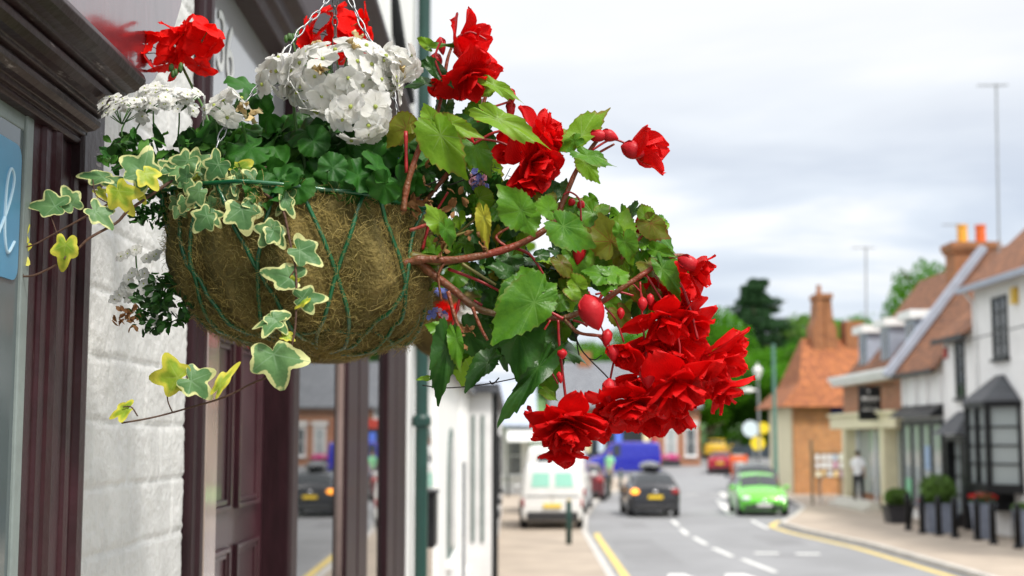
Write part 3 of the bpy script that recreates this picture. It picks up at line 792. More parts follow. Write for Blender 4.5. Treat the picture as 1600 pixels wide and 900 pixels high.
TL = [('broad', 1108, 138, 14.6, 5.0, 0, 'pale-topped broad tree just left of the cedar'),
      ('broad', 1160, 128, 10.4, 4.6, 1, 'bright green tree in front of the cedar foot'),
      ('broad', 1218, 124, 10.2, 4.2, 0, 'bright green tree left of the steep clay roof'),
      ('dark', 1130, 122, 8.2, 4.4, 0, 'dark green tree above the hedge beside the blue van'),
      ('dark', 1195, 120, 7.4, 3.8, 1, 'dark tree behind the street lamps'),
      ('pale', 1290, 150, 16, 6.0, 0, 'hazy pale green tree behind the twin chimney'),
      ('broad', 1335, 135, 14.0, 4.2, 1, 'light green tree just right of the twin chimney'),
      ('pale', 1068, 145, 14.5, 5.2, 1, 'soft green tree behind the red blooms'),
      ('broad', 1010, 140, 13.5, 5.2, 0, 'broad green tree above the grey roof'),
      ('pale', 950, 150, 13.0, 6.0, 0, 'pale green tree left of the grey roof ridge'),
      ('broad', 895, 140, 11.5, 5.0, 1, 'green tree behind the far left shop roofs'),
      ('broad', 1446, 78, 2.55 + 262 * 78 / F, 2.2, 0, 'leafy tree showing above the roofs behind the dormers'),
      ('dark', 1404, 84, 2.55 + 178 * 84 / F, 2.0, 1, 'lower leafy tree just left of the one above the roofs'),
      ('dark', 1250, 135, 11.5, 4.4, 0, 'dark tree hidden partly by the orange brick house'),
      ('broad', 1085, 118, 9.5, 4.6, 1, 'green tree directly behind the right end of the far brick building'),
      ('broad', 1240, 118, 8.8, 3.6, 1, 'green tree just left of the brick house eaves'),
      ('pale', 1245, 165, 15.0, 6.5, 0, 'distant pale tree right of the cedar'),
      ('pale', 1130, 170, 16.5, 6.5, 1, 'distant pale tree left of the cedar')]
for k, u, D, z, rx, v2, lab in TL:
    tree(k, u, D, z, rx, lab, group=G1, v2=v2)
random.seed(33)
hg = MB().mat(_M['tree_broad'])
for i in range(26): clump(hg, (17 + i * .36, 119, gz(0, 119) + 1.5 + random.uniform(-.2, .2)), (0.9, 1.0, 1.0), 170, 0.14)
tag(hg.build('hedge'), 'bright green clipped hedge across the end of the road', 'hedge')
fe = thing('fence', 'dark blue-grey fence below the green hedge', 'fence', (21, 117, gz(0, 117)))
MB().mat(pm('dark_fence', (0.03, 0.045, 0.06))).box(-5, 5.5, -.05, 0, 0, 1.0).build('boards', fe)
for i in range(8): MB().mat(pm('dark_fence', (0.03, 0.045, 0.06))).box(-5 + i * 1.45, -4.9 + i * 1.45, -.1, -.052, 0, 1.1).build('post', fe)

# ================================================================== FAR CENTRE: BRICK BUILDING
G_ = thing('brick_pub', 'brick building with red shopfront and grey roof behind the blue van', 'building', (9.8, 108, 0))
g0 = gz(0, 107)
mb = MB().mat(red_brick); mb.prism([(107, -.2), (114, -.2), (114, 5.0), (110.5, 8.2), (107, 5.0)], 'x', 3.0, 14.2); mb.build('wall', G_)
mb = MB().mat(grey_slate); mb.prism([(106.6, 4.7), (110.5, 8.25), (114.4, 4.7), (114.4, 4.85), (110.5, 8.42), (106.6, 4.85)], 'x', 2.8, 14.4); mb.build('roof', G_)
mb = MB().mat(pm('red_shopfront', (0.5, 0.05, 0.03), 0.45)); mb.box(4.4, 10.9, 106.85, 107, 3.2, 3.9); mb.box(4.4, 4.7, 106.85, 107, .2, 3.2); mb.box(10.6, 10.9, 106.85, 107, .2, 3.2)
sfo = mb.build('shopfront', G_)
MB().mat(pane_dark).box(4.7, 10.6, 106.9, 106.95, 0.9, 3.2).build('pane', sfo)
for x, c in ((5.4, (0.7, 0.62, 0.35)), (6.5, (0.5, 0.6, 0.7)), (7.8, (0.1, 0.2, 0.8)), (9.9, (0.75, 0.66, 0.4))):
    MB().mat(pm('poster_%d' % int(x * 10), c)).box(x, x + .5, 106.87, 106.895, 1.4, 2.9).build('poster', sfo)
for x in (12.0, 13.5):
    window(G_, 'S', (107, x), 0.9, 2.2, 1.1, white_paint, pane_pale if x < 13 else pane_dark, (1, 1), 0.12)
    MB().mat(line_white).box(x - .6, x + .6, 106.88, 106.99, 3.4, 3.75).build('lintel', G_)
for x in (5, 7.5, 10): window(G_, 'S', (107, x), 0.9, 1.0, 3.95, white_paint, pane_pale, (1, 1), 0.1)
mb = MB().mat(chimney_brick); mb.box(5.2, 6.2, 110, 111, 7.5, 9.2); mb.build('chimney', G_)
rep(G_)
fb = thing('flower_trough', 'bright pink flower trough against the far brick wall', 'planter', (11.9, 106.2, 0.4)); 
MB().mat(black_pot).box(-.7, .7, -.2, .2, 0, .45).build('trough', fb)
g = MB().mat(pm('pink_petals', (0.75, 0.03, 0.3), 0.6)); clump(g, (0, 0, .65), (.75, .3, .3), 300, .09); g.build('flowers', fb)
lw = MB().mat(steps_m); lw.box(14.6, 17.0, 104, 104.4, 0, 1.3); tag(lw.build('garden_wall'), 'low pale wall right of the far brick building', 'wall')

# far left shops beyond the white vans
H_ = thing('low_shop', 'low white shop with blue-grey roof beyond the parked white van', 'shop', (-2, 66, 0))
mb = MB().mat(white_paint); mb.box(-7, 0.75, 61, 72, 0, 3.1); mb.build('wall', H_)
mb = MB().mat(lead); mb.prism([(60.4, 3.0), (66, 5.0), (72.4, 3.0), (72.4, 3.1), (66, 5.15), (60.4, 3.1)], 'x', -7.2, 1.1); mb.build('roof', H_)
for x in (0.15, -0.6): window(H_, 'S', (61, x), 0.55, 1.7, .9, white_paint, pane_dark, (1, 1), .06)
window(H_, 'E', (0.75, 63), 1.6, 1.9, .8, black_paint, pane_dark, (2, 0), .07); window(H_, 'E', (0.75, 67), 1.6, 1.9, .8, black_paint, pane_dark, (2, 0), .07)
rep(H_)
aw = thing('market_awning', 'white striped awning in front of the low shop', 'awning', (0.9, 60, 0))
MB().mat(pm('canvas', (0.7, 0.7, 0.68))).prism([(58.6, 2.35), (60.9, 2.85), (60.9, 2.92), (58.6, 2.42)], 'x', -.2, 1.6).build('canvas', aw)
for x in (-.15, 1.5): MB().mat(black_paint).tube([(x, 58.7, .1), (x, 58.7, 2.4)], .04, 6).build('post', aw)
rep(aw)

# ================================================================== LAMPS, SIGNS
def lamp(x, y, z, lab, m=grey_metal, arm=-.55):
    t = thing('street_lamp', lab, 'street lamp', (x, y, .1))
    MB().mat(m).tube([(x, y, .1), (x, y, 1.2), (x, y, 1.25), (x, y, z - .1), (x + arm * .3, y, z), (x + arm, y, z)], [.09, .09, .055, .05, .045, .04], 8).build('column', t)
    MB().mat(pm('lamp_glass', (0.75, 0.76, 0.74), .3)).blob((x + arm, y, z - .02), (.38, .2, .12), 12, 8).build('lamp_head', t)
    rep(t)
lamp(13.1, 75, 5.05, 'grey street lamp with white head left of the brick house')
t = thing('street_lamp', 'lantern lamp on a thin column further up the road', 'street lamp', (15.0, 86, 0.1))
MB().mat(grey_metal).tube([(15, 86, .1), (15, 86, 6.1)], .05, 8).build('column', t)
MB().mat(pm('lamp_glass', (0.75, 0.76, 0.74), .3)).lathe([(.12, 0), (.3, .5), (.32, .55), (.05, .8), (.02, 1.0)], (15, 86, 6.1), 10).build('lantern', t); rep(t)
tp = MB().mat(pm('pale_green_post', (0.1, 0.22, 0.18))); tp.tube([(11.15, 60, .1), (11.15, 60, 6.5)], (.1, .07), 8)
tag(tp.build('telegraph_pole'), 'tall green pole standing left of the steep clay roof', 'pole')
t = thing('road_sign', 'pair of round road signs on a post beyond the green car', 'road sign', (16.2, 95, 0))
MB().mat(grey_metal).tube([(16.2, 95, 0), (16.2, 95, 3.5)], .05, 6).build('post', t)
MB().mat(pm('sign_pale', (0.6, 0.7, 0.75))).lathe([(.55, 0), (.55, .04)], (16.0, 94.9, 3.1), 20, 'y').build('sign_disc', t)
MB().mat(pm('sign_yellow', (0.8, 0.6, 0.02))).lathe([(.4, 0), (.4, .04)], (16.85, 94.9, 3.15), 20, 'y').build('sign_disc', t)
rep(t)
t = thing('roadworks_sign', 'bright yellow roadworks sign below the round signs', 'road sign', (16.25, 93, 0))
MB().mat(pm('sign_yellow', (0.8, 0.6, 0.02))).lathe([(.48, 0), (.48, .04)], (16.15, 93, 2.15), 20, 'y').build('sign_board', t)
MB().mat(black_paint).tube([(16.15, 93.06, 0), (16.15, 93.06, 2.4)], .04, 6).build('post', t); rep(t)
t = thing('barrier', 'orange roadworks barrier beside the yellow sign', 'barrier', (15.6, 97, 0))
MB().mat(pm('orange_plastic', (0.75, 0.12, 0.02))).box(14.9, 16.1, 96.95, 97.05, .9, 1.3).build('panel', t)
for x in (15.0, 16.0): MB().mat(pm('orange_plastic', (0.75, 0.12, 0.02))).box(x - .05, x + .05, 96.9, 97.1, 0, 1.35).build('leg', t)
rep(t)
t = thing('gate_pillar', 'white gate pillar at the bend beyond the green car', 'pillar', (17.6, 88, .1))
MB().mat(white_paint).box(-.3, .3, -.3, .3, 0, 1.7).build('shaft', t); MB().mat(white_paint).box(-.38, .38, -.38, .38, 1.7, 1.85).build('cap', t)

# ================================================================== VEHICLES
def cr(a, b, c, d, t):
    return 0.5 * (2 * b + (c - a) * t + (2 * a - 5 * b + 4 * c - d) * t * t + (3 * b - a - 3 * c + d) * t ** 3)
class Body:
    """lofted body shell: stations (y, zbot, ws, wb, zb, wt, zt)"""
    def __init__(s, st, crown=0.04):
        s.sec = []
        for (y, z0, ws, wb, zb, wt, zt) in st:
            s.sec.append(np.array([(0, y, z0), (ws * .86, y, z0), (ws, y, z0 + .12), (wb, y, (z0 + .12 + zb) / 2 + .05), (wb * .985, y, zb), (wt, y, zt - .07), (wt * .78, y, zt), (0, y, zt + crown)]))
    def ev(s, a, b):
        i = int(min(max(math.floor(a), 0), len(s.sec) - 2)); t = a - i
        g = lambda k: s.sec[min(max(k, 0), len(s.sec) - 1)]
        L = (1 - t) * g(i) + t * g(i + 1)
        Cc = cr(g(i - 1), g(i), g(i + 1), g(i + 2), t)
        row = 0.6 * L + 0.4 * Cc
        m = b < 0; b = abs(b); j = int(min(math.floor(b), 6)); u = b - j
        h = lambda k: row[min(max(k, 0), 7)]
        p = cr(h(j - 1) if j > 0 else h(1) * [-1, 1, 1], h(j), h(j + 1), h(j + 2) if j < 6 else h(6) * [-1, 1, 1], u)
        if m: p = p * [-1, 1, 1]
        return Vector(p)
    def grid(s, mb, a0, a1, bs, na=10, off=0.0):
        v = []; nb = len(bs)
        for i in range(na + 1):
            a = a0 + (a1 - a0) * i / na
            for b in bs:
                p = s.ev(a, b)
                if off:
                    e = 0.01
                    du = s.ev(min(a + e, len(s.sec) - 1), b) - s.ev(max(a - e, 0), b); dv = s.ev(a, b + e) - s.ev(a, b - e)
                    n = du.cross(dv)
                    if n.length > 1e-12:
                        n.normalize()
                        ctr = Vector((0, p.y, 0.8))
                        if n.dot(p - ctr) < 0: n = -n
                        p = p + n * off
                v.append(p)
        mb.add(v, [(i * nb + j, i * nb + j + 1, (i + 1) * nb + j + 1, (i + 1) * nb + j) for i in range(na) for j in range(nb - 1)])
    def shell(s, mb, na=48):
        bs = [-7 + 14 * k / 56 for k in range(57)]
        v = []; nb = len(bs)
        L = len(s.sec) - 1
        for i in range(na + 1):
            for b in bs: v.append(s.ev(L * i / na, b * 6.999 / 7))
        f = [(i * nb + j, i * nb + j + 1, (i + 1) * nb + j + 1, (i + 1) * nb + j) for i in range(na) for j in range(nb - 1)]
        f += [tuple(range(nb))[::-1], tuple(range(na * nb, (na + 1) * nb))]
        mb.add(v, f)
HATCH = [(-1.93, .34, .70, .74, .60, .70, .80), (-1.90, .26, .80, .83, .85, .74, .98), (-1.80, .22, .84, .87, .95, .70, 1.10), (-1.42, .2, .85, .88, .97, .60, 1.44), (-.6, .18, .85, .88, .95, .62, 1.50), (.35, .18, .85, .88, .93, .60, 1.45), (1.02, .18, .85, .88, .90, .72, 1.0), (1.6, .2, .84, .86, .78, .72, .88), (1.88, .22, .78, .80, .6, .68, .72), (1.97, .32, .66, .68, .5, .6, .58)]
SUV = [(y, z0, ws * 1.02, wb * 1.02, zb * 1.06, wt * 1.02, zt * 1.06) for (y, z0, ws, wb, zb, wt, zt) in HATCH]
VAN = [(-2.08, .42, .76, .80, .7, .76, 1.0), (-2.06, .3, .82, .85, .95, .78, 1.35), (-2.0, .26, .85, .88, 1.1, .76, 1.72), (-1.85, .24, .86, .88, 1.1, .74, 1.82), (.2, .22, .86, .88, 1.05, .74, 1.84), (.75, .22, .86, .88, 1.0, .70, 1.74), (1.3, .22, .86, .88, .95, .76, 1.12), (1.85, .24, .84, .86, .8, .74, .95), (2.05, .3, .78, .8, .6, .7, .74), (2.1, .36, .7, .72, .5, .65, .6)]
BIGVAN = [(y * 1.2, z0, ws * 1.1, wb * 1.1, zb * 1.15, wt * 1.15, zt * 1.2) for (y, z0, ws, wb, zb, wt, zt) in VAN]
plate_y = pm('yellow_plate', (0.8, 0.55, 0.02), .4, .03); plate_w = pm('white_plate', (0.7, 0.7, 0.68), .4, .03)
lamp_red = pm('red_lamp', (0.3, 0.01, 0.012), .2, .05); lamp_clear = pm('clear_lamp', (0.7, 0.72, 0.75), .15, .05); lamp_amber = pm('lit_amber_lamp', (1, .35, .03), .3, .05, emit=((1, .33, .03), 2.0))
trim = pm('black_trim', (0.02, 0.02, 0.022), .5, .1)
car_glass = glassmat('car_glass', (0.035, 0.04, 0.045), .04); car_glass_green = glassmat('bright_car_glass', (0.3, 0.62, 0.5), .12)
def vehicle(name, lab, cat, st, col, loc, rz, glass=car_glass, van=False, metal=.3, plate=True, roofbox=False, amber=False, scale=1):
    paint = pm('paint_' + '_'.join('%d' % int(c * 999) for c in col), col, .25, .06, 3, coat=.8, metal=metal)
    B = Body(st); t = thing(name, lab, cat, loc, rz)
    mb = MB().mat(paint); B.shell(mb); mb.build('body', t, smooth=True)
    L = len(st)
    ws = .012
    # windscreen, rear window, side windows follow the shell
    roof_f = 5 if not van else 5; hood = 6
    g = MB().mat(glass if not van else car_glass); B.grid(g, roof_f + .12, hood - .08, [4.95 + .2 * k for k in range(10)] + [6.99], 6, ws)
    B.grid(g, roof_f + .12, hood - .08, [-4.95 - .2 * k for k in range(10)] + [-6.99], 6, ws); g.build('windscreen', t, smooth=True)
    if not van:
        g = MB().mat(glass); B.grid(g, 2.12, 2.85, [4.95 + .2 * k for k in range(10)] + [6.99], 6, ws); B.grid(g, 2.12, 2.85, [-4.95 - .2 * k for k in range(10)] + [-6.99], 6, ws); g.build('rear_window', t, smooth=True)
        rng = [(3.05, 3.75), (3.82, 4.6), (4.68, 5.25)]
    else:
        rng = [(4.0, 4.75)]
        y = st[1][0]
        for sx in (-1, 1):
            g = MB().mat(glass)
            k_ = st[2][6] / 1.72
            pts = [(sx * .08, 1.2 * k_), (sx * .60, 1.2 * k_), (sx * .55, 1.6 * k_), (sx * .08, 1.6 * k_)]
            def yy(z): return np.interp(z, [st[1][6], st[2][6]], [st[1][0], st[2][0]]) - .02
            v = [(x, yy(z) - .01, z) for x, z in pts] + [(x, yy(z) + .05, z) for x, z in pts]
            g.add(v, [(0, 1, 2, 3), (7, 6, 5, 4), (0, 4, 5, 1), (1, 5, 6, 2), (2, 6, 7, 3), (3, 7, 4, 0)]); g.build('rear_window', t)
        g = MB().mat(trim); g.box(-.006, .006, st[0][0] - .012, st[0][0] + .1, .75, 1.0); g.box(-.75, .75, st[0][0] - .02, st[0][0] + .03, .93, .95); g.build('door_seam', t)
    for a0, a1 in rng:
        for sg in (1, -1):
            g = MB().mat(car_glass); B.grid(g, a0, a1, [sg * (4.1 + .8 * k / 5) for k in range(6)], 4, ws); g.build('side_window', t, smooth=True)
    yr, yf = st[0][0], st[-1][0]; wr = st[1][3]
    # wheels
    xs_ = st[4][3]; fy, ry = st[-1][0] - .72, st[0][0] + .68; wr_ = .31
    for sy in (fy, ry):
        for sx in (-1, 1):
            w = MB().mat(rubber).lathe([(wr_ * .6, -.1), (wr_ * .95, -.1), (wr_, -.06), (wr_, .06), (wr_ * .95, .1), (wr_ * .6, .1)], (sx * (xs_ - .085), sy, wr_), 20, 'x').build('wheel', t)
            MB().mat(grey_metal).lathe([(wr_ * .6, -.02), (wr_ * .55, .03), (wr_ * .2, .05), (0.01, .05)] if sx > 0 else [(wr_ * .6, .02), (wr_ * .55, -.03), (wr_ * .2, -.05), (0.01, -.05)], (sx * (xs_ + .0), sy, wr_), 14, 'x').build('rim', w)
            g = MB().mat(trim); g.lathe([(wr_ * 1.18, -.06), (wr_ * 1.18, .0)], (sx * (xs_ - .02), sy, wr_ + .02), 20, 'x'); g.build('wheel_arch', t)
    # bumpers
    for yb, s_ in ((yr, -1), (yf, 1)):
        g = MB().mat(trim); g.box(-wr * .86, wr * .86, yb - .05 if s_ < 0 else yb - .06, yb + .06 if s_ < 0 else yb + .05, .26, .42 if not van else .5); g.build('bumper', t, bevel=.03)
    hb = st[1][4]
    for sx in (-1, 1):
        mt = lamp_amber if (amber and sx < 0) else lamp_red
        g = MB().mat(mt)
        if van: g.box(sx * wr * .985 - .035, sx * wr * .985 + .035 , yr + .0, yr + .1, .62, .86)
        else: g.blob((sx * wr * .84, yr + .06, hb + .0), (.16, .1, .11), 12, 8)
        g.build('tail_light', t, smooth=True)
        g = MB().mat(lamp_clear); g.blob((sx * wr * .76, yf - .1, st[-2][4] + .04), (.17, .13, .09), 12, 8); g.build('headlight', t, smooth=True)
        g = MB().mat(paint); mz = st[5][4] + .08; g.blob((sx * (xs_ + .1), st[6][0] - .25, mz), (.1, .06, .08), 10, 8); g.build('mirror', t, smooth=True)
    g = MB().mat(trim); g.box(-.42, .42, yf - .02, yf + .03, .36, .46); g.build('grille', t)
    MB().mat(plate_w).box(-.26, .26, yf + .03, yf + .06, .37, .48).build('number_plate', t)
    MB().mat(plate_y).box(-.26, .26, yr - .07, yr - .02, (.66 if not van else .62), (.78 if not van else .72)).build('number_plate', t)
    MB().mat(chrome).blob((0, yf + .0, .56), (.09, .05, .06), 10, 6).build('badge', t, smooth=True)
    if not van: MB().mat(chrome).blob((0, yr + .0, .9), (.09, .04, .05), 10, 6).build('badge', t, smooth=True)
    if roofbox:
        g = MB().mat(trim)
        v_ = MB().mat(pm('roof_box_plastic', (0.03, 0.032, 0.036), .2, .1, coat=.6)); zt = st[3][6]
        v_.blob((0, -.4, zt + .24), (.40, .95, .19), 18, 12); v_.build('roof_box', t, smooth=True)
        for yy_ in (-.8, .1): g.box(-.55, .55, yy_ - .03, yy_ + .03, zt + .04, zt + .08)
        g.build('roof_bar', t)
    t.scale = (scale,) * 3
    return t
vehicle('parked_van', 'small white parked van with two pale green rear windows', 'van', VAN, (.72, .72, .7), (1.07, 39.6, .12), 0, glass=car_glass_green, van=True, metal=0, scale=.93)
vehicle('parked_van', 'larger white van parked beyond the small white van', 'van', BIGVAN, (.7, .7, .68), (1.62, 47.6, .06), -.1, van=True, metal=0)
vehicle('black_hatchback', 'black car with roof box driving away, left indicator lit', 'car', SUV, (.02, .021, .026), (4.55, 47.2, 0), .02, roofbox=True, amber=True, scale=.9)
vehicle('parked_hatchback', 'dark red car parked beyond the white vans', 'car', HATCH, (.12, .012, .018), (3.0, 58.2, 0), -.12)
vehicle('green_hatchback', 'bright lime green car parked facing the camera', 'car', HATCH, (.11, .58, .02), (8.2, 47.6, 0), PI - .04, metal=.1, scale=.9)
vehicle('parked_hatchback', 'dark grey car parked just behind the lime green car', 'car', HATCH, (.05, .06, .07), (9.5, 56.0, 0), -.1)
vehicle('red_hatchback', 'small crimson car far down the road', 'car', HATCH, (.4, .01, .03), (14.8, 99.5, 0.05), -.25)
vehicle('yellow_car', 'yellow vehicle beyond the crimson car', 'car', SUV, (.75, .5, .05), (16.9, 116, gz(0, 116)), -.3, metal=0)
vehicle('blue_van', 'bright blue van seen from the side at the junction', 'van', BIGVAN, (.008, .014, .34), (7.6, 97, 0), PI / 2, van=True, metal=0)

# ================================================================== PEOPLE
def person(label, loc, rz, top, legs, hair, stride=.16, h=1.68, skirt=False):
    t = thing('person', label, 'person', loc, rz)
    skin = pm('skin', (0.55, 0.33, 0.24), .5, .05)
    k = h / 1.75
    J = {'pel': (0, 0, .95, .13, .1), 'waist': (0, 0, 1.1, .12, .09), 'chest': (0, .01, 1.32, .155, .1), 'neckb': (0, .0, 1.47, .07, .06), 'neck': (0, .01, 1.54, .05, .05), 'head': (0, .02, 1.63, .075, .09), 'top': (0, .015, 1.71, .06, .07)}
    V = {}; E = []; verts = []; rad = []
    def j(n, p, r): V[n] = len(verts); verts.append(Vector(p) * k); rad.append(r if isinstance(r, tuple) else (r, r))
    def e(a, b): E.append((V[a], V[b]))
    for n, q in J.items(): j(n, q[:3], (q[3] * k, q[4] * k))
    for a, b in zip(list(J)[:-1], list(J)[1:]): e(a, b)
    for s, sd in ((-1, 'l'), (1, 'r')):
        st = stride * s
        j('hip' + sd, (s * .09, 0, .9), .085 * k); j('knee' + sd, (s * .1, st * .6 + .03, .5), .058 * k); j('ank' + sd, (s * .1, st, .1), .038 * k); j('toe' + sd, (s * .11, st + .14, .04), .035 * k); j('heel' + sd, (s * .1, st - .04, .04), .035 * k)
        e('pel', 'hip' + sd); e('hip' + sd, 'knee' + sd); e('knee' + sd, 'ank' + sd); e('ank' + sd, 'toe' + sd); e('ank' + sd, 'heel' + sd)
        j('sh' + sd, (s * .18, 0, 1.42), .055 * k); j('el' + sd, (s * .23, -st * .3, 1.15), .04 * k); j('wr' + sd, (s * .22, -st * .5 + .1, .92), .026 * k); j('palm' + sd, (s * .22, -st * .5 + .13, .85), (.035 * k, .02 * k))
        e('chest', 'sh' + sd); e('sh' + sd, 'el' + sd); e('el' + sd, 'wr' + sd); e('wr' + sd, 'palm' + sd)
        for f in range(5):
            b0 = (s * .22 + (f - 2) * .012, -st * .5 + .14 + (.0 if f else .02), .80 + .004 * abs(f - 2)); b1 = (s * .22 + (f - 2) * .014, -st * .5 + .155, .765 + .006 * abs(f - 2))
            if f == 0: b0 = (s * .20, -st * .5 + .17, .85); b1 = (s * .20, -st * .5 + .185, .82)
            j('fa%d' % f + sd, b0, .009 * k); j('fb%d' % f + sd, b1, .007 * k); e('palm' + sd, 'fa%d' % f + sd); e('fa%d' % f + sd, 'fb%d' % f + sd)
    me = bpy.data.meshes.new('body'); me.from_pydata([tuple(v) for v in verts], E, [])
    o = bpy.data.objects.new('body', me); COL.objects.link(o); o.parent = t
    md = o.modifiers.new('skin', 'SKIN'); md.use_smooth_shade = True
    sk = me.skin_vertices[0].data
    for i, r in enumerate(rad): sk[i].radius = r
    sk[0].use_root = True
    ms = o.modifiers.new('sub', 'SUBSURF'); ms.levels = ms.render_levels = 2
    me.materials.append(skin)
    # clothing follows the body
    g = MB().mat(top)
    def ring(zs):
        n = 18; v = []
        for (z, rx, ry, cx, cy) in zs:
            for a in range(n):
                an = 2 * PI * a / n; v.append(((cx + rx * math.cos(an)) * k, (cy + ry * math.sin(an)) * k, z * k))
        g.add(v, [(i * n + a, i * n + (a + 1) % n, (i + 1) * n + (a + 1) % n, (i + 1) * n + a) for i in range(len(zs) - 1) for a in range(n)])
    ring([(.88, .185, .14, 0, 0), (1.0, .175, .135, 0, 0), (1.12, .165, .125, 0, 0), (1.3, .195, .135, 0, .01), (1.42, .2, .12, 0, .01), (1.48, .13, .1, 0, .01), (1.51, .07, .065, 0, .01)])
    for s in (-1, 1): g.tube([Vector((s * .15, 0, 1.43)) * k, Vector((s * .2, -s * stride * .1, 1.33)) * k, Vector((s * .235, -s * stride * .25, 1.18)) * k], [.075 * k, .072 * k, .07 * k], 12, cap=False)
    g.build('shirt', t, smooth=True)
    g = MB().mat(legs)
    for s in (-1, 1):
        st = stride * s
        g.tube([Vector((s * .075, 0, .98)) * k, Vector((s * .095, 0, .85)) * k, Vector((s * .1, st * .6 + .03, .5)) * k, Vector((s * .1, st, .1)) * k], [.11 * k, .11 * k, .078 * k, .06 * k], 12)
    g.build('trousers', t, smooth=True)
    g = MB().mat(hair); g.blob(Vector((0, -.015, 1.67)) * k, (.098 * k, .11 * k, .1 * k), 14, 10, jit=.02); g.build('hair', t, smooth=True)
    for s in (-1, 1):
        g = MB().mat(trim); g.blob(Vector((s * .105, stride * s + .06, .045)) * k, (.05 * k, .14 * k, .045 * k), 12, 8); g.build('shoe', t, smooth=True)
        g = MB().mat(skin); g.blob(Vector((s * .088, .02, 1.62)) * k, (.015 * k, .025 * k, .035 * k), 8, 6); g.build('ear', t, smooth=True)
        g = MB().mat(trim); g.blob(Vector((s * .033, .112, 1.635)) * k, (.014 * k, .008 * k, .008 * k), 8, 6); g.build('eye', t, smooth=True)
    g = MB().mat(skin); g.blob(Vector((0, .12, 1.605)) * k, (.014 * k, .02 * k, .026 * k), 8, 6); g.build('nose', t, smooth=True)
    g = MB().mat(pm('lips', (.4, .15, .13))); g.blob(Vector((0, .108, 1.57)) * k, (.025 * k, .008 * k, .008 * k), 8, 6); g.build('mouth', t, smooth=True)
    return t
person('person in a white T-shirt and black trousers walking up to the cream shop', (11.85, 48.6, .43), -.5, pm('white_cotton', (.86, .85, .87), .8, .06), pm('black_cloth', (.02, .02, .025), .8), pm('dark_hair', (.03, .02, .015), .7), .17, 1.66)
person('person in a pale green top standing beyond the black car', (4.95, 72, .12), 2.6, pm('green_cotton', (.25, .62, .33), .8, .08), pm('grey_cloth', (.3, .28, .26), .8), pm('brown_hair', (.12, .06, .03), .7), .05, 1.7)
# ================================================================== NEAR LEFT: SHOPFRONTS
Z0 = 2.55
T1 = thing('corner_shop', 'aubergine painted shop window and white painted brick pier nearest the basket', 'shop', (-.7, 1.5, 0))
whitebrick = pm('painted_brick', (0.62, 0.615, 0.60), 0.5, 0.14, 7, bump=0.35, bscale=70)
# pier with real courses
def brick_h(y, z):
    bh = .112; bw = .235
    row = math.floor(z / bh); off = (row % 2) * bw / 2 + noise.noise(Vector((row * 3.3, 0, 0))) * .05
    wob = noise.noise(Vector((y * 6, z * 6, 3))) * .006
    fz = (z + wob) / bh - math.floor((z + wob) / bh); fy = (y + off + wob) / bw - math.floor((y + off + wob) / bw)
    d = min(fz * bh, (1 - fz) * bh, fy * bw, (1 - fy) * bw)
    e = min(1, d / .009); e = e * e * (3 - 2 * e)
    cell = noise.noise(Vector((row * 7.1, math.floor((y + off) / bw) * 5.3, 1)))
    h = e * (.0042 + .0014 * cell)
    h += .0018 * noise.noise(Vector((y * 30, z * 30, 0))) + .0018 * noise.noise(Vector((y * 90, z * 90, 5))) + .0022 * noise.noise(Vector((y * 11, z * 11, 8)))
    return h
mb = MB().mat(whitebrick)
ny, nz_ = 130, 330; ya, yb, za_, zb_ = 2.235, 3.03, 1.75, 3.75
v = []
for j in range(nz_ + 1):
    for i in range(ny + 1):
        y = ya + (yb - ya) * i / ny; z = za_ + (zb_ - za_) * j / nz_
        v.append((-.706 + brick_h(y, z), y, z))
mb.add(v, [(j * (ny + 1) + i, j * (ny + 1) + i + 1, (j + 1) * (ny + 1) + i + 1, (j + 1) * (ny + 1) + i) for j in range(nz_) for i in range(ny)])
mb.box(-.9, -.702, ya, yb, 0, za_); mb.box(-.9, -.702, ya, yb, zb_, 7.5); mb.box(-.9, -.716, ya, yb, za_, zb_)
mb.build('pier', T1, smooth=True)
mb = MB().mat(whitebrick); mb.box(-6, -.9, -2, 3.03, 0, 7.5); mb.box(-.9, -.71, -2, 2.235, 4.0, 7.5); mb.build('wall', T1)
# moulded window post: a profile of fine vertical fillets
prof = [(-.78, 1.985), (-.694, 1.985), (-.688, 1.99), (-.686, 2.02), (-.680, 2.024), (-.680, 2.05), (-.676, 2.055), (-.672, 2.07), (-.676, 2.085), (-.684, 2.09), (-.684, 2.15), (-.679, 2.153), (-.677, 2.165), (-.679, 2.177), (-.684, 2.18), (-.684, 2.2), (-.674, 2.206), (-.672, 2.225), (-.676, 2.243), (-.78, 2.243)]
MB().mat(post_paint).prism(prof, 'z', .12, Z0 + .475).build('window_frame', T1, bevel=.0015)
MB().mat(cornice_paint).box(-.74, -.664, 2.15, 2.262, Z0 + .40, Z0 + .56).build('capital', T1, bevel=.006)
sash = pm('grey_green_paint', (0.22, 0.26, 0.25), .45, .15, 12, bump=.1)
mb = MB().mat(sash); mb.box(-.76, -.685, 1.955, 1.984, .5, Z0 + .46); mb.box(-.76, -.6885, .2, 1.955, Z0 + .43, Z0 + .47); mb.build('sash', T1, bevel=.002)
grey_glass = glassmat('front_shop_glass', (.10, .125, .13), .08); 
gl = MB().mat(grey_glass).box(-.74, -.690, .2, 1.955, .5, Z0 + .43).build('glass', T1)
blue = pm('blue_sticker', (.09, .27, .44), .4, .12, 8)
stk = MB().mat(blue); pts = []
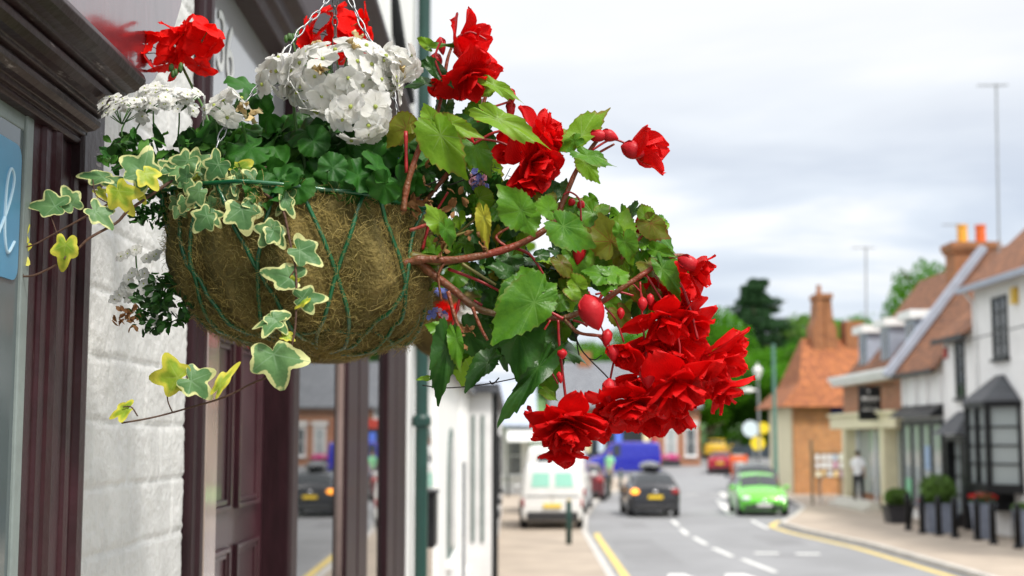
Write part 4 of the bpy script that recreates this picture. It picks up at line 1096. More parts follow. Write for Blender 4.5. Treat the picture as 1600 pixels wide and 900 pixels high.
for (cy, cz, a0) in ((1.925, Z0 + .385, 0), (1.5, Z0 + .385, 90), (1.5, Z0 + .235, 180), (1.925, Z0 + .235, 270)):
    for k in range(5):
        a = R(a0 + k * 22.5); pts.append((cy + .02 * math.cos(a), cz + .02 * math.sin(a)))
stk.prism(pts, 'x', -.690, -.6875); st_o = stk.build('sticker', T1)
lt = MB().mat(pm('sticker_lettering', (.45, .62, .72), .5, .05))
lt.tube(spline([(-.6865, 1.85, Z0 + .255), (-.6865, 1.895, Z0 + .31), (-.6865, 1.915, Z0 + .352), (-.6865, 1.902, Z0 + .366), (-.6865, 1.888, Z0 + .34), (-.6865, 1.886, Z0 + .28), (-.6865, 1.90, Z0 + .25), (-.6865, 1.925, Z0 + .268)], 6), .0022, 6); lt.build('lettering', st_o)
# cornice
cp = [(-.74, .452), (-.672, .452), (-.668, .458), (-.672, .464), (-.664, .466), (-.664, .474), (-.652, .476), (-.644, .482), (-.642, .490), (-.648, .495), (-.636, .497), (-.636, .503), (-.622, .505), (-.613, .513), (-.611, .522), (-.618, .527), (-.603, .529), (-.603, .535), (-.590, .538), (-.579, .545), (-.574, .556), (-.578, .566), (-.74, .575)]
MB().mat(cornice_paint).prism([(a, Z0 + b) for a, b in cp], 'y', .2, 2.165).build('cornice', T1, bevel=.002)
gloss = pm('gloss_fascia_paint', (0.085, 0.03, 0.035), .16, .35, 5, bump=.09, bscale=26, coat=.3, spec=1.0, stretch=(1, 1, .35))
gloss.node_tree.nodes['Principled BSDF'].inputs['IOR'].default_value = 1.9
mb = MB().mat(gloss); mb.prism([(.2, Z0 + .575), (2.28, Z0 + .575), (2.33, Z0 + .60), (2.40, Z0 + .66), (2.50, Z0 + .78), (2.72, Z0 + 1.4), (.2, Z0 + 1.4)], 'x', -.74, -.603); mb.build('fascia_board', T1, bevel=.004)
MB().mat(grey_metal).tube([(-.61, 2.15, Z0 + .98), (-.2, 2.15, Z0 + .98)], .009, 8).tube(spline([(-.61, 2.15, Z0 + .72), (-.5, 2.15, Z0 + .86), (-.33, 2.15, Z0 + .97)], 6), .007, 8).tube(spline([(-.262, 2.15, Z0 + .98), (-.262, 2.15, Z0 + .9), (-.245, 2.15, Z0 + .885), (-.235, 2.15, Z0 + .9)], 4), .005, 8).build('basket_bracket', T1)
rep(T1)

T2 = thing('door_shop', 'aubergine shopfront with panelled door and number 36 beyond the pier', 'shop', (-.7, 6, 0))
mb = MB().mat(white_paint); mb.box(-6, -.80, 3.03, 9.9, 0, 7.5); mb.box(-.80, -.69, 3.03, 9.9, Z0 + 1.7, 7.5); mb.box(-.8, -.69, 9.33, 9.9, 0, Z0 + 1.7); mb.box(-.8, -.7, 4.6, 9.33, 0, 1.2); mb.build('wall', T2)
prof = [(-.84, 3.035), (-.69, 3.035), (-.684, 3.045), (-.684, 3.08), (-.676, 3.09), (-.676, 3.12), (-.684, 3.13), (-.684, 3.15), (-.84, 3.15)]
MB().mat(purple_paint).prism(prof, 'z', .12, Z0 + 1.15).build('door_post', T2, bevel=.002)
wt = pm('pinkish_grey_strip', (0.30, 0.22, 0.2), .22, .35, 3, stretch=(1, 1, .5), coat=.6)
MB().mat(wt).box(-.84, -.682, 3.152, 3.29, .12, Z0 + .62).build('door_edge_strip', T2, bevel=.01)  # reflection along the bevelled edge, painted as a pale pinkish strip
door_paint = pm('aubergine_door_paint', (0.055, 0.015, 0.022), .35, .25, 5, coat=.25)
dmb = MB().mat(door_paint); dmb.box(-.84, -.785, 3.29, 4.46, .12, Z0 + .55)
dp = dmb.build('door', T2)
def moulding(mb, x, y0, y1, z0, z1, wd=.035, pr=.014):
    for k, (e0, e1) in enumerate(((0, pr), (wd * .45, pr * .55))):
        o = e0; w_ = wd * .4
        mb.box(x, x + e1, y0 + o, y0 + o + w_, z0 + o, z1 - o); mb.box(x, x + e1, y1 - o - w_, y1 - o, z0 + o, z1 - o)
        mb.box(x, x + e1, y0 + o + w_, y1 - o - w_, z0 + o, z0 + o + w_); mb.box(x, x + e1, y0 + o + w_, y1 - o - w_, z1 - o - w_, z1 - o)
for (y0, y1, z0, z1) in ((3.42, 3.92, -.2, .27), (4.02, 4.36, -.2, .27), (3.42, 3.92, -1.1, -.3), (4.02, 4.36, -1.1, -.3), (3.42, 4.36, .33, .5)):
    m = MB().mat(door_paint); moulding(m, -.785, y0, y1, Z0 + z0, Z0 + z1); m.build('door_panel', dp, bevel=.002)
m = MB().mat(chrome); m.tube(spline([(-.78, 3.42, Z0 - .30), (-.735, 3.42, Z0 - .30), (-.73, 3.42, Z0 - .32), (-.73, 3.42, Z0 - .42)], 5), .009, 8); m.box(-.785, -.778, 3.40, 3.44, Z0 - .45, Z0 - .27); m.build('handle', dp)
m = MB().mat(purple_paint); m.box(-.84, -.70, 3.15, 4.46, Z0 + .55, Z0 + .66)
m.prism([(-.84, 4.46), (-.70, 4.46), (-.692, 4.48), (-.692, 4.60), (-.84, 4.60)], 'z', .12, Z0 + 1.15)
m.build('door_frame', T2, bevel=.004)
tg = glassmat('transom_glass', (.30, .30, .31), .06, 0, 1.0)
tr_o = MB().mat(tg).box(-.84, -.735, 3.15, 4.46, Z0 + .66, Z0 + 1.15).build('transom_pane', T2)
cu = bpy.data.curves.new('tmp', 'FONT'); cu.body = '36'; cu.size = .22; cu.extrude = .0006; cu.align_x = 'CENTER'
to = bpy.data.objects.new('tmp', cu); COL.objects.link(to)
bpy.context.view_layer.update()
me = bpy.data.meshes.new_from_object(to.evaluated_get(bpy.context.evaluated_depsgraph_get())); bpy.data.objects.remove(to)
# text stands on the pane facing the street, reading towards +y
nm = bpy.data.objects.new('house_number', me); COL.objects.link(nm); nm.parent = tr_o
me.materials.clear(); me.materials.append(pm('number_white', (.62, .62, .61), .5, .03))
me.transform(Matrix(((0, 0, 1, -.732), (1, 0, 0, 3.52), (0, 1, 0, Z0 + .915), (0, 0, 0, 1))))
# shop windows
yaw = R(.3)
for (y0, y1) in ((4.6, 6.0), (6.86, 7.95)):
    cy = (y0 + y1) / 2
    g = MB().mat(shop_mirror); g.box(-.79, -.722, y0, y1, 1.2, Z0 + 1.15); go = g.build('glass', T2)
    go.location = (0, 0, 0)
    go.data.transform(Matrix.Translation((-.722, cy, 0)) @ Matrix.Rotation(yaw, 4, 'Z') @ Matrix.Translation((.722, -cy, 0)))
m = MB().mat(purple_paint)
for (y0, y1) in ((6.0, 6.3), (6.45, 6.86), (7.95, 8.3), (8.5, 9.33)):
    m.box(-.8, -.695, y0, y1, .12, Z0 + 1.15)
m.box(-.8, -.70, 6.3, 6.45, .12, Z0 + 1.15); m.box(-.8, -.70, 8.3, 8.5, .12, Z0 + 1.15)
m.build('mullion', T2, bevel=.008)
m = MB().mat(wt); m.box(-.8, -.712, 5.93, 5.998, 1.2, Z0 + 1.15); m.build('glazing_bead', T2)
fp = [(-.79, 1.15), (-.68, 1.15), (-.67, 1.18), (-.65, 1.19), (-.645, 1.22), (-.61, 1.235), (-.605, 1.26), (-.62, 1.27), (-.62, 1.62), (-.6, 1.63), (-.57, 1.67), (-.53, 1.69), (-.53, 1.72), (-.79, 1.76)]
MB().mat(purple_paint).prism([(a, Z0 + b) for a, b in fp], 'y', 3.02, 9.33).build('fascia_board', T2, bevel=.004)
m = MB().mat(black_paint); m.tube([P(610, -30, 7.8) , P(622, 50, 7.9), P(640, 160, 8.2)], .035, 8); m.build('diagonal_pipe', T2)
rep(T2)
t = thing('drainpipe', 'dark green iron drainpipe at the end of the aubergine shopfront', 'drainpipe', (-.62, 9.7, 0))
m = MB().mat(green_paint); m.tube([(0, 0, .1), (0, 0, 7.4)], .045, 12)
for z in (2.62, 4.4, .9): m.lathe([(.05, 0), (.066, .01), (.066, .06), (.052, .08)], (0, 0, z), 12)
m.build('pipe', t); MB().mat(green_paint).box(-.1, .0, .04, .1, 2.63, 2.68).build('bracket', t)
t = MB().mat(black_paint).box(-.7, -.56, 10.35, 10.75, 1.75, 2.15).box(-.71, -.55, 10.33, 10.77, 2.13, 2.16); tag(t.build('meter_box', bevel=.01), 'small black box on the wall just beyond the drainpipe', 'box')

T3 = thing('white_terrace', 'long low white terrace with narrow arched windows beyond the drainpipe', 'terrace', (-3, 20, 0))
mb = MB().mat(white_paint); mb.box(-6, -.70, 9.92, 50, 0, 3.27); mb.box(-.7, -.655, 9.92, 22.4, 0, .55)
for y in (12.5, 18.6, 20.6): mb.box(-.7, -.66, y, y + .22, .55, 3.27)
mb.build('wall', T3)
mb = MB().mat(grey_slate); mb.prism([(-.58, 3.2), (-.58, 3.27), (-3.3, 4.6), (-6.2, 3.3), (-6.2, 3.2), (-3.3, 4.45)], 'y', 9.92, 50); mb.build('roof', T3)
def arch(parent, yc, w_, z0, h, x=-.70):
    def ring(hw, top, bot):
        p = [(yc - hw, bot), (yc + hw, bot), (yc + hw, top - hw)]
        for k in range(1, 8): a = PI * k / 8; p.append((yc + hw * math.cos(a), top - hw + hw * math.sin(a)))
        p.append((yc - hw, top - hw)); return p
    f = MB().mat(pm('grey_green_frame', (.12, .16, .15), .5)).prism(ring(w_ / 2, z0 + h, z0), 'x', x, x + .03).build('window', parent)
    MB().mat(pane_dark).prism(ring(w_ / 2 - .08, z0 + h - .08, z0 + .1), 'x', x + .03, x + .036).build('pane', f)
    MB().mat(white_paint).box(x, x + .09, yc - w_ / 2 - .08, yc + w_ / 2 + .08, z0 - .09, z0 - .002).build('sill', f)
for y in (11.4, 15.9, 24.5, 32): arch(T3, y, 1.3 if y < 20 else 1.6, 1.25, 1.4)
d = MB().mat(pm('slate_blue_door', (.1, .12, .15), .4)).box(-.7, -.66, 19.3, 20.2, .12, 2.2).build('door', T3); MB().mat(chrome).box(-.66, -.63, 19.4, 19.44, 1.1, 1.2).build('handle', d)
rep(T3)
T4 = thing('grey_end_house', 'grey-white house front jutting out with a dark pipe at its corner', 'house', (-1.5, 28, 0))
gw = pm('old_white_render', (.66, .66, .66), .8, .12, 2)
mb = MB().mat(gw); mb.box(-2.2, -.33, 22.6, 46, 0, 3.25); mb.build('wall', T4)
mb = MB().mat(slate); mb.box(-2.3, -.2, 22.4, 46.2, 3.25, 3.4); mb.build('roof', T4)
m = MB().mat(black_paint); m.tube([(-.27, 22.7, .1), (-.27, 22.7, 3.3)], .05, 8); m.build('drainpipe', T4)
for x_ in (-.62, -.47): MB().mat(pm('grey_green_frame', (.12, .16, .15), .5)).box(x_ - .025, x_ + .025, 22.57, 22.6, .9, 2.9).build('slit_window', T4)
for y in (26, 31, 37): window(T4, 'E', (-.33, y), 1.3, 1.4, 1.2, black_paint, pane_dark, (1, 1), .07, .04)
rep(T4)
# ================================================================== FOREGROUND PLANTS
rng = random.Random(5)
def W(u, v, D): return P(u, v, D)
PXM = lambda D: D / F            # metres per photograph pixel at depth D

ivy_m = leafmat('variegated_ivy_leaf', (0.06, 0.17, 0.055), (0.66, 0.68, 0.30), (0.20, 0.34, 0.17), edge=.84, soft=.05, varc=(0.16, 0.30, 0.11), vw=.028, transl=.22, mj=.8, mscale=48.0)
ivy_y = leafmat('yellowing_ivy_leaf', (0.20, 0.36, 0.03), (0.66, 0.62, 0.07), (0.36, 0.46, 0.08), edge=.55, soft=.25, varc=(0.42, 0.48, 0.04), vw=.025, transl=.25)
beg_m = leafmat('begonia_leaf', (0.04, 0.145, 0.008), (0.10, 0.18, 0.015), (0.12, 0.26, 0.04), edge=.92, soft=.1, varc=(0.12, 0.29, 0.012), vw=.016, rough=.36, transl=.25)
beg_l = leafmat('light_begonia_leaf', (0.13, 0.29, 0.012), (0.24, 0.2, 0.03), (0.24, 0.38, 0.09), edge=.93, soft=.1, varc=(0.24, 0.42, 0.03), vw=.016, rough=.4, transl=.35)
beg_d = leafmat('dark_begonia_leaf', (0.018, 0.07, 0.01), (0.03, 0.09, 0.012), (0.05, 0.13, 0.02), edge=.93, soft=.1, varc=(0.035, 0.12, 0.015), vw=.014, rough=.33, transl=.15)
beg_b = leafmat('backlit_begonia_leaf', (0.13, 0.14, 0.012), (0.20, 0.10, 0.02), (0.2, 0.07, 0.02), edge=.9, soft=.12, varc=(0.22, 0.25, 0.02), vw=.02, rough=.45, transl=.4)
yel_m = leafmat('yellow_leaf', (0.45, 0.42, 0.03), (0.3, 0.15, 0.03), (0.4, 0.45, 0.1), edge=.85, soft=.2, varc=(0.5, 0.5, 0.05))
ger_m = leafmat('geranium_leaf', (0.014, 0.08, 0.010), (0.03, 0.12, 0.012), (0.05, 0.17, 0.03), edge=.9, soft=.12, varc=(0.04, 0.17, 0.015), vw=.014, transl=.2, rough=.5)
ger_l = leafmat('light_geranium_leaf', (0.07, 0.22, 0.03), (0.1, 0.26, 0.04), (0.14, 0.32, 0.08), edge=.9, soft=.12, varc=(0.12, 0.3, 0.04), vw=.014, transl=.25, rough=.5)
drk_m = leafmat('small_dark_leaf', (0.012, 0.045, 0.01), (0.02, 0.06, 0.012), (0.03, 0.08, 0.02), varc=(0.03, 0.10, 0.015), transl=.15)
dry_m = leafmat('dry_leaf', (0.22, 0.09, 0.03), (0.3, 0.16, 0.06), (0.35, 0.2, 0.1), varc=(0.32, 0.17, 0.07), transl=.15, rough=.7)
redp = leafmat('begonia_petal', (0.60, 0.001, 0.003), (0.88, 0.010, 0.010), (0.7, 0.01, 0.01), edge=.8, soft=.3, varc=(0.86, 0.006, 0.006), vw=.003, rough=.5, transl=.38, spec=.25, streak=.35)  # shade put into the colour: red darkens towards the petal base for depth
redg = leafmat('geranium_petal', (0.84, 0.003, 0.002), (0.95, 0.012, 0.004), (0.9, 0.01, 0.01), edge=.8, soft=.3, varc=(0.95, 0.008, 0.003), vw=.003, rough=.6, transl=.35, spec=.2, streak=.3)
budm = leafmat('begonia_bud', (0.34, 0.003, 0.006), (0.50, 0.008, 0.014), (0.6, 0.02, 0.03), edge=.6, soft=.4, varc=(0.48, 0.005, 0.010), vw=.003, rough=.36, transl=.15, streak=.4)
whtp = leafmat('white_petal', (0.84, 0.83, 0.78), (0.9, 0.9, 0.88), (0.7, 0.72, 0.6), edge=.5, soft=.3, varc=(0.9, 0.9, 0.87), vw=.002, rough=.6, transl=.42, spec=.25, streak=.3)
oldp = leafmat('withered_petal', (0.50, 0.34, 0.12), (0.7, 0.6, 0.35), (0.5, 0.3, 0.1), edge=.7, soft=.3, varc=(0.66, 0.52, 0.28), rough=.8, transl=.2)
blup = leafmat('lobelia_petal', (0.12, 0.15, 0.5), (0.3, 0.34, 0.66), (0.5, 0.5, 0.7), varc=(0.2, 0.24, 0.6))
pnkp = leafmat('pale_pink_petal', (0.7, 0.3, 0.42), (0.75, 0.5, 0.58), (0.7, 0.4, 0.5), varc=(0.78, 0.55, 0.62))
stem_r = pm('begonia_stem', (0.22, 0.026, 0.018), .42, .5, 14, bump=.4, bscale=150, dark=(0.10, 0.075, 0.02))
stem_p = pm('flower_stalk', (0.34, 0.015, 0.018), .4, .3, 30)
stem_g = pm('green_stem', (0.06, 0.15, 0.03), .5, .3, 30)
stem_o = pm('olive_stem', (0.16, 0.14, 0.03), .45, .35, 30)
stem_b = pm('woody_stem', (0.10, 0.05, 0.03), .7, .35, 30, bump=.3)
stem_k = pm('black_stem', (0.012, 0.01, 0.008), .6, .2, 30)
centre_m = pm('flower_centre', (0.35, 0.42, 0.08), .6, .3, 60)

OUT = {
 'ivy': ([0, 10, 22, 32, 44, 56, 64, 74, 96, 112, 128, 140, 152, 166, 180], [1, .86, .66, .53, .66, .80, .82, .66, .43, .50, .60, .56, .46, .22, .10]),
 'begonia': ([0, 6, 14, 28, 48, 75, 100, 125, 148, 165, 180], [1, .86, .75, .68, .63, .58, .55, .53, .5, .38, .12]),
 'pel': ([0, 40, 90, 130, 150, 164, 180], [1, 1, .98, .96, .9, .6, .15]),
 'round': ([0, 8, 30, 60, 90, 120, 150, 170, 180], [1, .92, .84, .78, .7, .62, .56, .4, .15]),
}
VEIN = {'ivy': [0, 60, -60, 130, -130], 'begonia': [0, 28, -30, 62, -66, 105, -110, 145, -148], 'pel': [0, 45, -45, 90, -90, 135, -135], 'round': [0, 40, -40, 85, -85, 130, -130]}
def leaf(mb, kind, base, tip, nrm, wide=1.0, fold=.12, droop=.25, pleat=.02, rnd=0.0, asym=0.0, seed=None, ser=None, na=None, curl=0.0):
    """polar leaf: petiole junction at base, blade tip at tip, facing nrm"""
    r_ = random.Random(seed if seed is not None else rng.random())
    base = Vector(base); tip = Vector(tip); L = (tip - base).length; X = (tip - base) / L
    Zn = (Vector(nrm) - X * X.dot(Vector(nrm))).normalized(); Y = Zn.cross(X)
    ks, rs = OUT[kind]; na = na or (72 if kind in ('begonia', 'pel') else 56); nr = 6
    ph = r_.uniform(0, 6); jit = [r_.uniform(-.06, .06) for _ in range(8)]
    verts = [base]; at = [(0, 0, rnd)]
    ring = []; f1 = r_.uniform(.68, 1.12); f2 = r_.uniform(.68, 1.12); f3 = r_.uniform(.6, 1.15); f4 = r_.uniform(.6, 1.15)
    for i in range(na):
        th = -180 + 360 * (i + .5) / na; a = abs(th)
        rr = float(np.interp(a, ks, rs))
        rr *= 1 + (2.6 if kind == 'ivy' else 1) * (jit[int((th + 180) / 45) % 8] * (1 - ((th + 180) / 45 % 1)) + jit[(int((th + 180) / 45) + 1) % 8] * ((th + 180) / 45 % 1)) * math.sin(R(a)) + asym * math.sin(R(a)) * (1 if th > 0 else -1)
        if kind == 'ivy':
            w1 = math.exp(-((a - 62) / 24) ** 2); w2 = math.exp(-((a - 132) / 24) ** 2)
            rr *= 1 + w1 * ((f1 if th > 0 else f2) - 1) + w2 * ((f3 if th > 0 else f4) - 1)
        if kind == 'begonia': rr *= 1 + (.05 if i % 3 == 0 else (-.03 if i % 3 == 1 else .0)) + .02 * math.sin(i * 1.7)
        if kind == 'pel': rr *= .90 + .07 * abs(math.cos(R(th) * 3.5)) ** .6 + (.018 if i % 3 == 0 else -.018)
        if kind == 'round': rr *= 1 + (.04 if i % 4 == 0 else -.02)
        ring.append((R(th), rr))
    vs = VEIN[kind]
    for k in range(1, nr + 1):
        t = k / nr
        for th, rr in ring:
            r = rr * t
            x = r * math.cos(th); y = r * math.sin(th) * wide
            dv = min(abs((math.degrees(th) - q + 180) % 360 - 180) for q in vs)
            z = -fold * abs(y) * -1 - droop * (x * x if x > 0 else .5 * x * x) - droop * .7 * y * y
            z += pleat * math.cos(th * (7 if kind == 'pel' else 5) + ph) * t * t * rr * 2 + pleat * 1.2 * math.sin(x * 9 + ph) * y
            z += .06 * noise.noise(Vector((x * 2.3 + ph * 5, y * 2.3, ph)))
            z += curl * (r ** 3)
            z -= .018 * min(1, dv / 9.0) * -1 * t * (1 if kind != 'ivy' else .3) * math.cos(R(min(dv * 4, 180)))
            verts.append(base + (X * x + Y * y + Zn * z) * L)
            at.append((t, abs(r * math.sin(R(min(dv, 60)))), rnd))
    fs = [(0, 1 + i, 1 + (i + 1) % na) for i in range(na)]
    for k in range(nr - 1):
        a = 1 + k * na; b = a + na
        fs += [(a + i, b + i, b + (i + 1) % na, a + (i + 1) % na) for i in range(na)]
    mb.add(verts, fs, at)

def petal(mb, o, d, n, L, Wd, cup=.2, curl=0., ruff=.05, tip=0., rnd=0., nu=7, nv=6, jag=0., claw=.16):
    o = Vector(o); X = Vector(d).normalized(); Zn = (Vector(n) - X * X.dot(Vector(n))).normalized(); Y = Zn.cross(X)
    ph = rng.uniform(0, 6); v = []; at = []
    for i in range(nu + 1):
        s = 1 - (1 - i / nu) ** 1.35
        wdt = math.sqrt(max(0, 1 - ((s - .58) / .44) ** 2))
        if tip: wdt *= (1 - tip * max(0, s - .35) ** 1.5)
        wdt = max(wdt, claw if s < .5 else .12)
        for j in range(nv + 1):
            q = j / nv * 2 - 1
            x = s * (1 - .10 * (1 - tip) * q * q * s) * (1 + (jag * (1 if j % 2 else -1) * .5 if i == nu else 0)); y = q * wdt * .5 * Wd / L
            z = cup * (q * q) * wdt * .35 + curl * s * s + ruff * math.sin(q * 5 + ph + s * 3) * s * s + ruff * .6 * noise.noise(Vector((s * 4 + ph, q * 2, ph)))
            v.append(o + (X * x + Y * y + Zn * z) * L); at.append((s, abs(q) * .2, rnd))
    m = nv + 1
    mb.add(v, [(i * m + j, (i + 1) * m + j, (i + 1) * m + j + 1, i * m + j + 1) for i in range(nu) for j in range(nv)], at)

CAMN = -FW      # towards the camera
def img(ax, ay, az=0.0):
    """direction: ax right, ay up in the picture, az towards the camera"""
    return (RT * ax + UP * ay + CAMN * az).normalized()
def face(roll=0., pitch=0., X=None):
    n = CAMN.copy()
    if X is not None: n = Matrix.Rotation(roll, 3, X) @ n
    return n

def pleaf(parent, m, kind, b, t, D, wide=1., roll=None, dt=0., name='leaf', **k):
    """leaf whose petiole end shows at pixel b and whose tip shows at pixel t, as a part of its plant"""
    base = W(b[0], b[1], D); tip = W(t[0], t[1], D + dt)
    X = (tip - base).normalized(); roll = rng.uniform(-.35, .35) if roll is None else roll
    n = Matrix.Rotation(roll, 3, X) @ (CAMN + UP * .45).normalized()
    mb = MB().mat(m); leaf(mb, kind, base, tip, n, wide=wide, rnd=rng.random(), **k)
    return mb.build(name, parent, smooth=True)

# ------------------------------------------------------------------ hanging basket
BC = W(468, 330, 2.15)
HB = thing('hanging_basket', 'moss-lined wire hanging basket overflowing with flowers in the foreground', 'hanging basket', (BC.x, BC.y, BC.z - .24))
def dome(az, t, R0=.203, dep=.212, off=0.):
    """az angle, t 0 rim .. 1 bottom"""
    p = t * PI / 2
    r = R0 * (math.cos(p) ** .56) * (1 + .05 * math.sin(PI * t)); z = -dep * (math.sin(p) ** .95)
    bul = .017 * noise.noise(Vector((math.cos(az) * 2.4, math.sin(az) * 2.4, t * 4))) + .005 * noise.noise(Vector((math.cos(az) * 7, math.sin(az) * 7, t * 11)))
    n = Vector((math.cos(az) * math.cos(p * .9), math.sin(az) * math.cos(p * .9), -math.sin(p * .9)))
    c = Vector((BC.x + r * math.cos(az) + .034 * t, BC.y + r * math.sin(az), BC.z + z - .014 * math.cos(az) * (1 - t)))
    return c + n * (bul + off), n
WIRES = []
NW = 11
for k in range(NW):
    a0 = k * 2 * PI / NW + .22
    for s_ in (1, -1):
        WIRES.append([(a0 + s_ * (.07 + .50 * t ** .8), t) for t in np.linspace(0, .97, 26)])
liner = pm('coir_liner', (0.17, 0.125, 0.035), .95, .5, 14, bump=.9, bscale=160, dark=(0.09, 0.075, 0.02), detail=9)
mb = MB().mat(liner); na, nt_ = 150, 54; v = []; warr = [np.array([[math.cos(a) , math.sin(a), t * 1.1] for a, t in wv]) for wv in WIRES]; WA = np.concatenate(warr)
for j in range(nt_ + 1):
    for i in range(na):
        a = 2 * PI * i / na; t = j / nt_
        d = np.sqrt(((WA - np.array([math.cos(a), math.sin(a), t * 1.1])) ** 2).sum(1).min())
        puff = .021 * (1 - math.exp(-(d / .15) ** 2)) - .008
        p, n = dome(a, t, off=puff); v.append(p)
mb.add(v, [(j * na + i, (j + 1) * na + i, (j + 1) * na + (i + 1) % na, j * na + (i + 1) % na) for j in range(nt_) for i in range(na)])
# coir fibres, part of the liner surface
fib = pm('coir_fibre', (0.30, 0.215, 0.055), .8, .45, 11, dark=(0.085, 0.09, 0.018)); fib2 = pm('pale_coir_fibre', (0.48, 0.37, 0.13), .8, .3, 12, dark=(0.22, 0.18, 0.05))
for q in range(9500):
    a = rng.uniform(PI * .97, PI * 2.08) if rng.random() < .93 else rng.uniform(0, 2 * PI); t = rng.uniform(-.02, 1) ** 1.0 if rng.random() < .9 else rng.uniform(.7, 1)
    t = max(0, t)
    mb.mat(fib2 if rng.random() < .28 else fib)
    p, n = dome(a, t, off=-.002 + rng.random() * .012)
    x, y, z = frame(n, rnd_dir()); ang = rng.uniform(0, 6.28); d = x * math.cos(ang) + y * math.sin(ang); bend = rng.uniform(-2.2, 2.2); L = rng.uniform(.008, .026)
    pts = []
    for k in range(5):
        s = k / 4; aa = ang + bend * s
        pts.append(p.copy()); p = p + (x * math.cos(aa) + y * math.sin(aa)) * L / 4 + n * (math.sin(PI * s) * .0024 - .0008 + (.008 * s if rng.random() < .14 else 0))
    mb.tube(pts, .00028, 3, cap=False)
mb.build('liner', HB, smooth=True)
gw_m = pm('green_wire', (0.005, 0.11, 0.036), .3, .2, 30, coat=.4)
m = MB().mat(gw_m)
for wv in WIRES:
    m.tube([dome(a, t, off=.0045 if t > .05 else .008)[0] for a, t in wv], .0031, 8)
for tt in (.74,):
    m.tube([dome(2 * PI * i / 60, tt, off=.002)[0] for i in range(61)], .0024, 7)
m.build('wire_frame', HB, smooth=True)
m = MB().mat(gw_m); m.tube([dome(2 * PI * i / 72, 0, off=.009)[0] + Vector((0, 0, .004)) for i in range(73)], .0032, 8); m.build('rim', HB, smooth=True)
soil = pm('potting_soil', (0.035, 0.022, 0.012), .95, .5, 60, bump=.9, bscale=200)
m = MB().mat(soil); pts = [BC + Vector((0, 0, .012))]
for r_k in (.08, .14, .19):
    for i in range(40): a = 2 * PI * i / 40; pts.append(BC + Vector((r_k * math.cos(a), r_k * math.sin(a), -.0 - (r_k - .08) * .12 - .014 * math.cos(a) + rng.uniform(-.004, .004))))
m.add(pts, [(0, 1 + i, 1 + (i + 1) % 40) for i in range(40)] + [(1 + k * 40 + i, 41 + k * 40 + i, 41 + k * 40 + (i + 1) % 40, 1 + k * 40 + (i + 1) % 40) for k in range(2) for i in range(40)])
m.build('soil', HB, smooth=True)
# chains
chain_m = pm('galvanised_chain', (0.30, 0.31, 0.32), .38, .25, 40, metal=.9)
hook = W(528, -44, 2.15)
def chain(pts):
    pts = spline(pts, 24); m = MB().mat(chain_m)
    d = 0; link = .0235; acc = []; cum = [0]
    for a, b in zip(pts[:-1], pts[1:]): cum.append(cum[-1] + (b - a).length)
    def at_(s):
        k = min(max(int(np.searchsorted(cum, s)) - 1, 0), len(pts) - 2); return pts[k].lerp(pts[k + 1], (s - cum[k]) / max(1e-9, cum[k + 1] - cum[k]))
    s = 0; k = 0; ref = None
    while s + link < cum[-1]:
        a, b = at_(s), at_(s + link * 1.12); c = (a + b) / 2; dz = (b - a).normalized()
        x, y, z = frame(dz, Vector((1, .35, 0)) if k % 2 == 0 else Vector((-.35, 1, 0)))
        w_ = .0042; hl = link * .60
        path = [c + z * (hl * math.cos(th)) + x * (w_ * math.sin(th) * (1 - .25 * abs(math.cos(th)))) for th in np.linspace(0, 2 * PI, 17)]
        m.tube(path, .0012, 6, cap=False)
        s += link * .93; k += 1
    m.build('chain', HB, smooth=True)
chain([hook, W(506, 8, 2.12), W(466, 52, 2.08), W(430, 108, 2.05), W(392, 150, 2.02), W(345, 212, 2.0), W(318, 300, 1.98)])
chain([hook, W(523, 10, 2.2), W(524, 60, 2.26), W(522, 160, 2.32), W(520, 300, 2.34)])
chain([hook, W(550, 6, 2.14), W(568, 45, 2.13), W(583, 74, 2.12), W(615, 150, 2.1), W(655, 322, 2.08)])
m = MB().mat(chain_m); m.tube([hook + Vector((math.cos(a) * .012, 0, math.sin(a) * .012)) for a in np.linspace(0, 6.28, 16)], .0018, 6); m.tube(spline([hook + Vector((0, 0, .012)), Vector((-.25, 2.15, Z0 + .8)), Vector((-.246, 2.15, Z0 + .885))], 6), .0018, 6); m.build('hook_ring', HB)
rep(HB)

